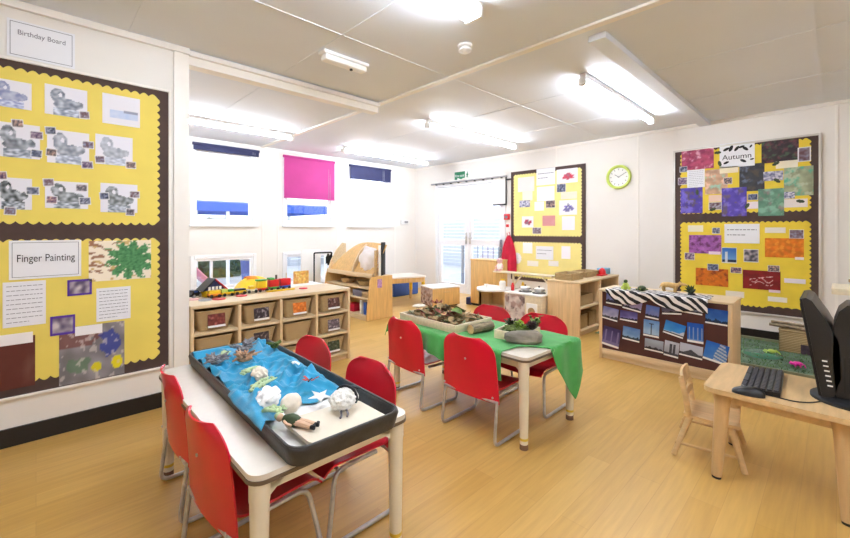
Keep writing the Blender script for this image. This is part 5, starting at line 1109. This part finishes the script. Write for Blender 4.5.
t=thing('red_toy','red wedge-shaped toy on top of the open shelf','toy',(5.42,2.19,h)); G().box(-.09,.09,-.05,.05,0,.02,.008).out('toy_base',redp,t); G().lathe([(.05,.02),(.045,.06),(.03,.085),(.012,.10),(.001,.102)],(.02,0,0),18).out('toy_dome',redp,t)
tag(G().box(-.09,.09,-.06,.06,0,.085,.01).out('blue_box',M('pale_blue','7DB6D8',.5),None,True,(5.62,2.24,h)),'pale blue box on top of the open shelf beside the red toy','box')
wbox('woven_basket','woven basket on the upper left shelf of the open shelf',(4.80,2.25,.34),.20,.13,.12)
wbox('woven_basket','woven basket on the lower left shelf of the open shelf',(4.72,2.25,.07),.11,.13,.16)
wbox('woven_basket','woven basket on the lower shelf near the middle upright of the open shelf',(4.97,2.25,.07),.10,.13,.17)
wbox('woven_basket','woven basket on the upper right shelf of the open shelf',(5.38,2.25,.34),.22,.13,.11)
wbox('woven_basket','woven basket on the lower right shelf of the open shelf',(5.38,2.25,.07),.22,.13,.12)
rd=random.Random(3)
for i,(x,y,z) in enumerate(((4.73,2.20,.40),(4.85,2.22,.41),(4.80,2.25,.43))): tag(G().ell((0,0,.03),(.06,.05,.045),None,3,.3,4,i).out('wooden_toy',[leafb,barkg,beech][i],None,True,(x,y,z-.045)),['brown wooden toy at the left of the upper left basket in the open shelf','grey-brown wooden toy at the right of the upper left basket in the open shelf','pale wooden toy at the back of the upper left basket in the open shelf'][i],'toy')
tag(G().box(-.26,.26,-.2,.2,0,.006,.002).out('floor_mat',greenmat,None,True,(5.12,1.84,0)),'dark green mat on the floor in front of the open shelf','mat')
# ---------- brown cabinet with photos ----------
t=thing('photo_cabinet','low birch cabinet with a brown papered back covered in landmark photos','cabinet',(0,0,0))
x0,x1,y0,y1,h=3.965,4.36,.575,1.625,.672
G().box(x0,x1,y0,y0+.03,0,h-.02,.005).out('side_panel',birch,t); G().box(x0,x1,y1-.03,y1,0,h-.02,.005).out('side_panel',birch,t)
G().box(x0-.008,x1,y0-.008,y1+.008,h-.02,h,.006).out('top_panel',birchy,t); G().box(x0+.004,x0+.012,y0+.03,y1-.03,.10,h-.02).out('brown_paper',M('brown_paper','4E2B25',.85,var=.05),t)
G().box(x0,x0+.02,y0+.03,y1-.03,.045,.10,.003).box(x0+.02,x0+.04,y0+.03,y1-.03,0,.05).out('plinth',birchy,t); G().box(x0+.02,x1-.02,y0+.03,y1-.03,.08,.10).out('shelf',birchy,t); G().box(x0+.02,x1-.02,y0+.03,y1-.03,.37,.39).out('shelf',birchy,t)
# zebra cloth
def zc(u,v):
    y=1.555-.82*u; dr=.05+.075*abs(math.sin(PI*(u*1.95+.06)))**.8+(.07*max(0,(u-.90)/.10)); dr*=min(1,.35+u*6)
    tp=.26; T=tp+dr; s=T*v
    if s<tp: return (x0+.25-s+.0, y+.01*math.sin(v*9), h+.004+.003*nz(u*12,v*8,1)+.002)
    e=s-tp; q=min(e,.012)
    return (x0-.014-.008*math.sin(u*26)*min(1,e/.05)-.006, y, h+.005-e+q*.2)
b=bmesh.new(); ly=b.verts.layers.float_vector.new('cloth'); nu,nv=80,40; gv=[[b.verts.new(zc(i/nu,j/nv)) for i in range(nu+1)] for j in range(nv+1)]
for j in range(nv+1):
    for i in range(nu+1): gv[j][i][ly]=Vector((i/nu*.8*1.25,j/nv*.36*1.25+.06*abs(math.sin(PI*(i/nu*1.95+.06))),0))
fs=[b.faces.new((gv[j][i],gv[j][i+1],gv[j+1][i+1],gv[j+1][i])) for j in range(nv) for i in range(nu)]
bmesh.ops.recalc_face_normals(b,faces=fs); bmesh.ops.solidify(b,geom=fs,thickness=.002); me=bpy.data.meshes.new('zebra_cloth'); b.to_mesh(me); b.free(); me.materials.append(zebra); me.shade_smooth(); o=bpy.data.objects.new('zebra_cloth',me); COL.objects.link(o); tag(o,'zebra striped cloth draped over the front edge of the photo cabinet','cloth')
zt=h+.011
# animals: chain body
def animal(name,label,loc,rz,mat,bl,bh,bt,neck,leg,tail=True,col2=None):
    t=thing(name,label,'toy',loc,rz); g=G()
    g.tube([(-bl*.56,0,bh*.9),(-bl*.42,0,bh*1.02),(-bl*.1,0,bh*1.12),(bl*.25,0,bh*1.02),(bl*.45,0,bh*1.12),(bl*.45+neck[0]*.6,0,bh*1.12+neck[1]*.6),(bl*.45+neck[0],0,bh*1.1+neck[1]),(bl*.45+neck[0]+bt*1.6,0,bh*1.05+neck[1]),(bl*.45+neck[0]+bt*2.3,0,bh*1.0+neck[1])],[bt*.6,bt*.95,bt*.92,bt,bt*.8,bt*.55,bt*.6,bt*.45,bt*.28],12)
    g.out('body',mat,t)
    for x in (-bl*.38,bl*.32):
        for s in (-1,1): G().tube([(x,s*bt*.6,bh),(x-(.012*bl if x<0 else -.01*bl)*3,s*bt*.62,bh*.55),(x,s*bt*.62,.008),(x+bt*.35,s*bt*.62,.006)],[leg*2.1,leg*1.2,leg*.8,leg*.8],8).out('leg',mat,t)
    if tail: G().tube([(-bl/2,0,bh),(-bl*.62,0,bh*.8),(-bl*.66,0,bh*.45)],[leg*.8,leg*.5,leg*.4],6).out('tail',mat,t)
    for s in (-1,1): G().ell((bl*.45+neck[0]+bt*.1,s*bt*.45,bh*1.1+neck[1]+bt*.6),(bt*.14,bt*.12,bt*.26),None,2).out('ear',mat,t)
    return t
animal('toy_lion','tan toy big cat standing on the zebra cloth','toy',0,tan,.1,.06,.02,(.02,.02),.008) if 0 else animal('toy_big_cat','tan toy big cat standing on the zebra cloth',(4.17,1.065,zt),R(-95),tan,.13,.058,.026,(.02,.018),.0095)
t=thing('toy_frog','lime green toy animal with a dark head, left end of the zebra cloth','toy',(4.03,1.40,zt),R(200))
G().ell((0,0,.035),(.022,.026,.038),None,3).out('body',limep,t); G().ell((.008,0,.08),(.02,.018,.016),None,3).out('head',dkgreen,t)
for s in (-1,1): G().tube([(0,s*.02,.02),(.03,s*.035,.025),(.03,s*.03,.006)],[.012,.009,.008],8).out('leg',limep,t); G().tube([(.01,s*.02,.055),(.03,s*.025,.03),(.032,s*.022,.006)],.006,8).out('arm',limep,t)
t=thing('toy_tortoise','dark green toy tortoise between the lime toy animal and the tan big cat','toy',(4.10,1.28,zt),R(180))
G().ell((0,0,.016),(.05,.035,.026),None,3).out('shell',dkgreen,t); G().ell((.055,0,.014),(.014,.01,.01),None,2).out('head',moss,t)
for x in (-.03,.03):
    for s in (-1,1): G().ell((x,s*.034,.007),(.012,.01,.007),None,2).out('foot',moss,t)
t=thing('toy_plant','spiky dark toy plant at the right end of the zebra cloth','toy',(4.12,.885,zt),0)
rd=random.Random(8); g=G()
for i in range(26):
    a=rd.uniform(0,6.28); e=Vector((math.cos(a)*rd.uniform(.02,.07),math.sin(a)*rd.uniform(.02,.085),rd.uniform(.03,.085))); g.tube([(0,0,.005),tuple(e*.6+Vector((0,0,.01))),tuple(e)],[.006,.007,.001],6)
g.out('spiky_leaves',dkgreen,t); G().lathe([(.03,0),(.028,.012),(.001,.014)],(0,0,0),16).out('plant_base',blackm,t)
# ---------- computer desk ----------
t=thing('computer_desk','small beech desk with rounded corners carrying the keyboard and monitor','desk',(0,0,0))
DX0,DX1,DY0,DY1,DZ2=2.42,2.96,-.20,.475,.46
G().ext(rrect(DX0,DX1,DY0,DY1,.05,6,DZ2-.024),(0,0,.024)).out('tabletop',beech,t,True,None,False,30)
g=G().box(DX0+.06,DX0+.08,DY0+.06,DY1-.06,DZ2-.075,DZ2-.024,.003); g.box(DX1-.08,DX1-.06,DY0+.06,DY1-.06,DZ2-.075,DZ2-.024,.003).box(DX0+.08,DX1-.08,DY1-.08,DY1-.06,DZ2-.075,DZ2-.024,.003).box(DX0+.08,DX1-.08,-.07,-.05,DZ2-.075,DZ2-.024,.003).out('apron_frame',beech,t)
for x,y,dx,dy in ((DX0+.075,DY1-.075,-.03,.022),(DX1-.075,DY1-.075,.03,.022),(DX0+.08,-.02,-.03,-.015),(DX1-.075,-.02,.03,-.015)):
    l=G().tube([(x,y,DZ2-.024),(x+dx*.15,y+dy*.1,DZ2-.08),(x+dx,y+dy,.012)],[.05,.034,.022],14).out('leg',beechz,t); G().cyl((x+dx,y+dy,0),(x+dx*.98,y+dy*.98,.013),.02,seg=14).out('leg_foot',blackm,l)
# keyboard: long side runs along X
t=thing('keyboard','black computer keyboard on the beech desk','keyboard',(2.70,.265,DZ2),R(2))
G().ext([(-.20,-.075,.0),(-.20,.075,.0),(-.20,.075,.012),(-.20,-.075,.024)],(.40,0,0)).out('keyboard_body',blackp,t,False)
g=G()
n=0
keys=[]
for r_ in range(6):
    y=.062-.0245*r_; z=.0125+(.075-y)*.08
    for c in range(16):
        if r_==0 and 4<=c<=9:
            if c==4: keys.append((-.185+.0247*6.5,y,z,.13))
            continue
        keys.append((-.185+.0247*c,y,z,.0205))
for i,(x,y,z,w) in enumerate(keys): G().box(x-w/2,x+w/2,y-.0098,y+.0098,z-.004,z+.009,.0025,seg=1).out('key',keym,t,False)
t=thing('computer_mouse','glossy black computer mouse at the front edge of the desk','mouse',(2.455,.295,DZ2),R(-82))
o=G().grid(lambda u,v:(.064*math.cos(PI*v)*(1),.034*math.sin(PI*v)**.7*math.cos(PI*u),max(.001,.001+.038*math.sin(PI*v)**.7*math.sin(PI*u)*(1+.25*math.cos(PI*v)))),18,18,.0).out('mouse_body',blackp,t)
G().cyl((-.022,-.004,.032),(-.022,.004,.032),.008,seg=12).out('scroll_wheel',grey,t)
tag(G().tube(fillet([(2.50,.21,DZ2+.004),(2.49,.13,DZ2+.004),(2.53,.08,DZ2+.004),(2.58,.05,DZ2+.004)],.06),.003,6).out('mouse_cable',blackp,None),'thin black cable running from the keyboard to the monitor base','cable')
t=thing('monitor','black computer monitor seen edge-on on the beech desk','monitor',(2.60,.0,DZ2))
F0=Vector((0,.106,.463)); F1=Vector((0,.035,.025))
G().ext([(0,.116,.465),(0,.10,.470),(0,.080,.458),(0,.03,.37),(0,-.01,.28),(0,-.015,.12),(0,.005,.035),(0,.03,.02),(0,.052,.025)],(.38,0,0)).out('monitor_case',blackp,t,False)
def fp(k,d): v=F1+(F0-F1)*k; return (v.y+d,v.z)
g=G(); q0=fp(0,.018); q1=fp(1,.012); g.ext([(-.004,q0[0]-.006,q0[1]),(-.004,q0[0]+.004,q0[1]),(-.004,q1[0]+.004,q1[1]),(-.004,q1[0]-.006,q1[1])],(.388,0,0)).out('bezel',grey if 0 else darkmetal,t,False)
G().ext([(.02,fp(.06,.0225)[0],fp(.06,0)[1]),(.02,fp(.06,.0235)[0],fp(.06,0)[1]),(.02,fp(.94,.0205)[0],fp(.94,0)[1]),(.02,fp(.94,.0195)[0],fp(.94,0)[1])],(.34,0,0)).out('screen',M('dark_screen','0C0D10',.12),t,False)
for i in range(6):
    y,z=fp(.12+.05*i,-.022); G().box(-.003,.001,y-.011,y+.007,z-.003,z+.003,.001).out('button',white,t,False)
g=G()
g.lathe([(.15,0),(.15,.012),(.135,.022),(.05,.034),(.001,.035)],(.09,-.06,0),36); g.out('monitor_base',blackm,t)
G().ext([(0,-.15,.03),(0,0,.03),(0,.012,.20),(0,.008,.36),(0,-.008,.42),(0,-.035,.452),(0,-.10,.455),(0,-.15,.2)],(.22,0,0)).out('stand_arm',blackp,t,True,None,True)
g=G()
for i in range(7): g.box(-.004,.0,-.125+.016*i,-.119+.016*i,.06,.22)
g.out('stand_ribs',blackm,t,False)
# wooden child chair
t=thing('child_chair','small pale beech child chair tucked under the desk','chair',(2.735,.505,0),R(-82))
G().grid(lambda u,v:(-.11+.25*v,(u-.5)*(.29-.03*(1-v)),.215+.010*(2*u-1)**2+.006*(1-math.sin(PI*v))),12,12,.016).out('seat',beech,t)
for s in (-1,1):
    G().tube([(-.085,s*.125,.222),(-.098,s*.13,.32),(-.122,s*.125,.425)],[.015,.015,.013],10).out('back_post',beech,t)
    G().tube([(-.08,s*.115,.21),(-.15,s*.19,.012)],[.017,.013],10).out('leg',beech,t); G().tube([(.10,s*.12,.21),(.16,s*.185,.012)],[.017,.013],10).out('leg',beech,t)
    G().tube([(-.145,s*.17,.075),(.14,s*.165,.075)],.008,8).out('stretcher',beech,t)
for z0,z1 in ((.36,.435),(.29,.325)): G().grid(lambda u,v:(-.096-.026*((z0+(z1-z0)*v-.3)/.13)-.014*math.sin(PI*u),(u-.5)*.27,z0+(z1-z0)*v),14,5,.014).out('back_slat',beech,t)
# green floor tray
t=thing('grass_tray','low green grass-covered tray on the floor below the autumn board','tray',(5.10,.43,0))
G().box(-.58,.58,-.36,.36,0,.045,.01).out('tray_base',greenmat,t)
g=G()
for q in ((-.60,-.575,-.38,.38),(.575,.60,-.38,.38),(-.575,.575,-.38,-.355),(-.575,.575,.355,.38)): g.box(q[0],q[1],q[2],q[3],0,.07,.004)
g.out('tray_rim',M('olive_rim','77795A',.6),t)
rd=random.Random(12); g=G()
for i in range(1100):
    x,y=rd.uniform(-.56,.56),rd.uniform(-.34,.34); a=rd.uniform(0,6.28); hh=rd.uniform(.012,.028); w=.004
    p=[(x+w*math.cos(a),y+w*math.sin(a),.044),(x-w*math.cos(a),y-w*math.sin(a),.044),(x+rd.uniform(-.02,.02),y+rd.uniform(-.02,.02),.044+hh)]; g.b.faces.new([g.b.verts.new(q) for q in p])
o=g.out('grass_blades',M('grass_green','5A7A48',.8,var=.4,vs=6),t,False); o['kind']='stuff'
tag(G().ell((0,0,.003),(.2,.15,.006),None,3).out('toy_pond',M('pond_green','3F7F6A',.15),None,True,(5.05,.50,.047)),'shiny green oval pond piece in the grass tray','toy')
def crab(label,loc,rz,m):
    t=thing('toy_bug',label,'toy',loc,rz); t.scale=(.75,.75,.65); G().ell((0,0,.03),(.055,.04,.028),None,3).out('body',m,t); G().ell((.055,0,.028),(.02,.02,.018),None,2).out('head',m,t)
    for k in (-.03,0,.03):
        for s in (-1,1): G().tube([(k,s*.03,.03),(k*1.3,s*.06,.04),(k*1.6,s*.075,.004)],.006,6).out('leg',m,t)
crab('yellow-green toy bug in the grass tray near the wall',(5.15,.44,.047),.4,limep); crab('hot pink toy bug in the grass tray beside the monitor edge',(4.83,.24,.047),2.,pinkp)
t=thing('toy_beetle','small black toy beetle at the corner of the grass tray nearest the photo cabinet','toy',(5.05,.70,.047)); G().ell((0,0,.014),(.03,.02,.014),None,3).out('body',blackp,t)
for k in (-.014,0,.014):
    for s in (-1,1): G().tube([(k,s*.015,.012),(k*1.4,s*.032,.016),(k*1.7,s*.038,.001)],.0025,5).out('leg',blackp,t)
wbox('woven_basket','pale woven basket standing in the grass tray below the autumn board',(5.40,.27,.047),.08,.13,.21)
t=thing('wooden_bundle','bundle of short brown sticks lying across the pale woven basket in the grass tray','sticks',(5.40,.31,.27))
for i,(y,z,r) in enumerate(((-.0,.01,.018),(.03,.01,.016),(.015,.04,.015))): G().tube([(-.06+.02*i,-.13+y,z-.0),(.0,.02+y,z+.005),(.03,.14+y,z)],r,10).out('stick',barkg,t)
tag(G().box(-.003,.003,-.04,.04,0,.09).out('picture_card',M('dark_card','4A3A44',.7,var=.3,vs=30),None,True,(5.312,.20,.05)),'small dark picture card leaning on the front of the pale woven basket','card')
# wooden unit at the right edge
t=thing('peg_unit','pale wooden unit with pegs on its top at the right edge of the photo','wooden unit',(3.55,-.17,0),0)
G().box(-.16,.16,-.19,.19,.868,.905,.005).out('top_board',palew,t)
for x in (-.1,.1): G().box(x-.025,x+.025,-.15,-.09,.0,.855,.004).out('upright',palew,t)
for x,y in ((-.08,.09),(.03,.02),(-.08,-.05),(.05,.10)): G().lathe([(.012,.905),(.012,.925),(.018,.93),(.018,.945),(.001,.95)],(x,y,0),12).out('peg',leafb,t)
G().box(-.15,.15,-.18,.0,0,.03,.004).out('unit_foot',palew,t)
# ---------- light, world, camera ----------
w=bpy.data.worlds.new('World'); SC.world=w; w.use_nodes=True; bg=w.node_tree.nodes['Background']; bg.inputs[0].default_value=(.86,.92,1.,1); bg.inputs[1].default_value=WORLD
def portal(x,y,z,rx,rz,sx,sz):
    l=bpy.data.lights.new('daylight_portal','AREA'); l.shape='RECTANGLE'; l.size=sx; l.size_y=sz; l.cycles.is_portal=True
    o=bpy.data.objects.new('daylight_portal',l); COL.objects.link(o); o.location=(x,y,z); o.rotation_euler=(rx,0,rz)
for x0,x1,z0,z1 in WIN: portal((x0+x1)/2,WY+.1,(z0+z1)/2,R(-90),0,x1-x0,z1-z0)
portal(BX+.1,(D0+D1)/2,DZ/2,R(-90),R(-90),D1-D0,DZ)
cam=bpy.data.cameras.new('Camera'); co=bpy.data.objects.new('Camera',cam); COL.objects.link(co); SC.camera=co
co.location=(0,0,1.25); co.rotation_euler=(R(90),0,R(45.8-90)); cam.sensor_width=36; cam.lens=400/850*36; cam.shift_y=-(269-230)/850; cam.clip_start=.02
SC.view_settings.view_transform='Standard'; SC.view_settings.look='None'; SC.view_settings.gamma=1; SC.view_settings.exposure=EXPO; SC.view_settings.use_curve_mapping=False
SC.cycles.max_bounces=10; SC.cycles.diffuse_bounces=5; SC.cycles.use_denoising=True; SC.cycles.sample_clamp_indirect=6
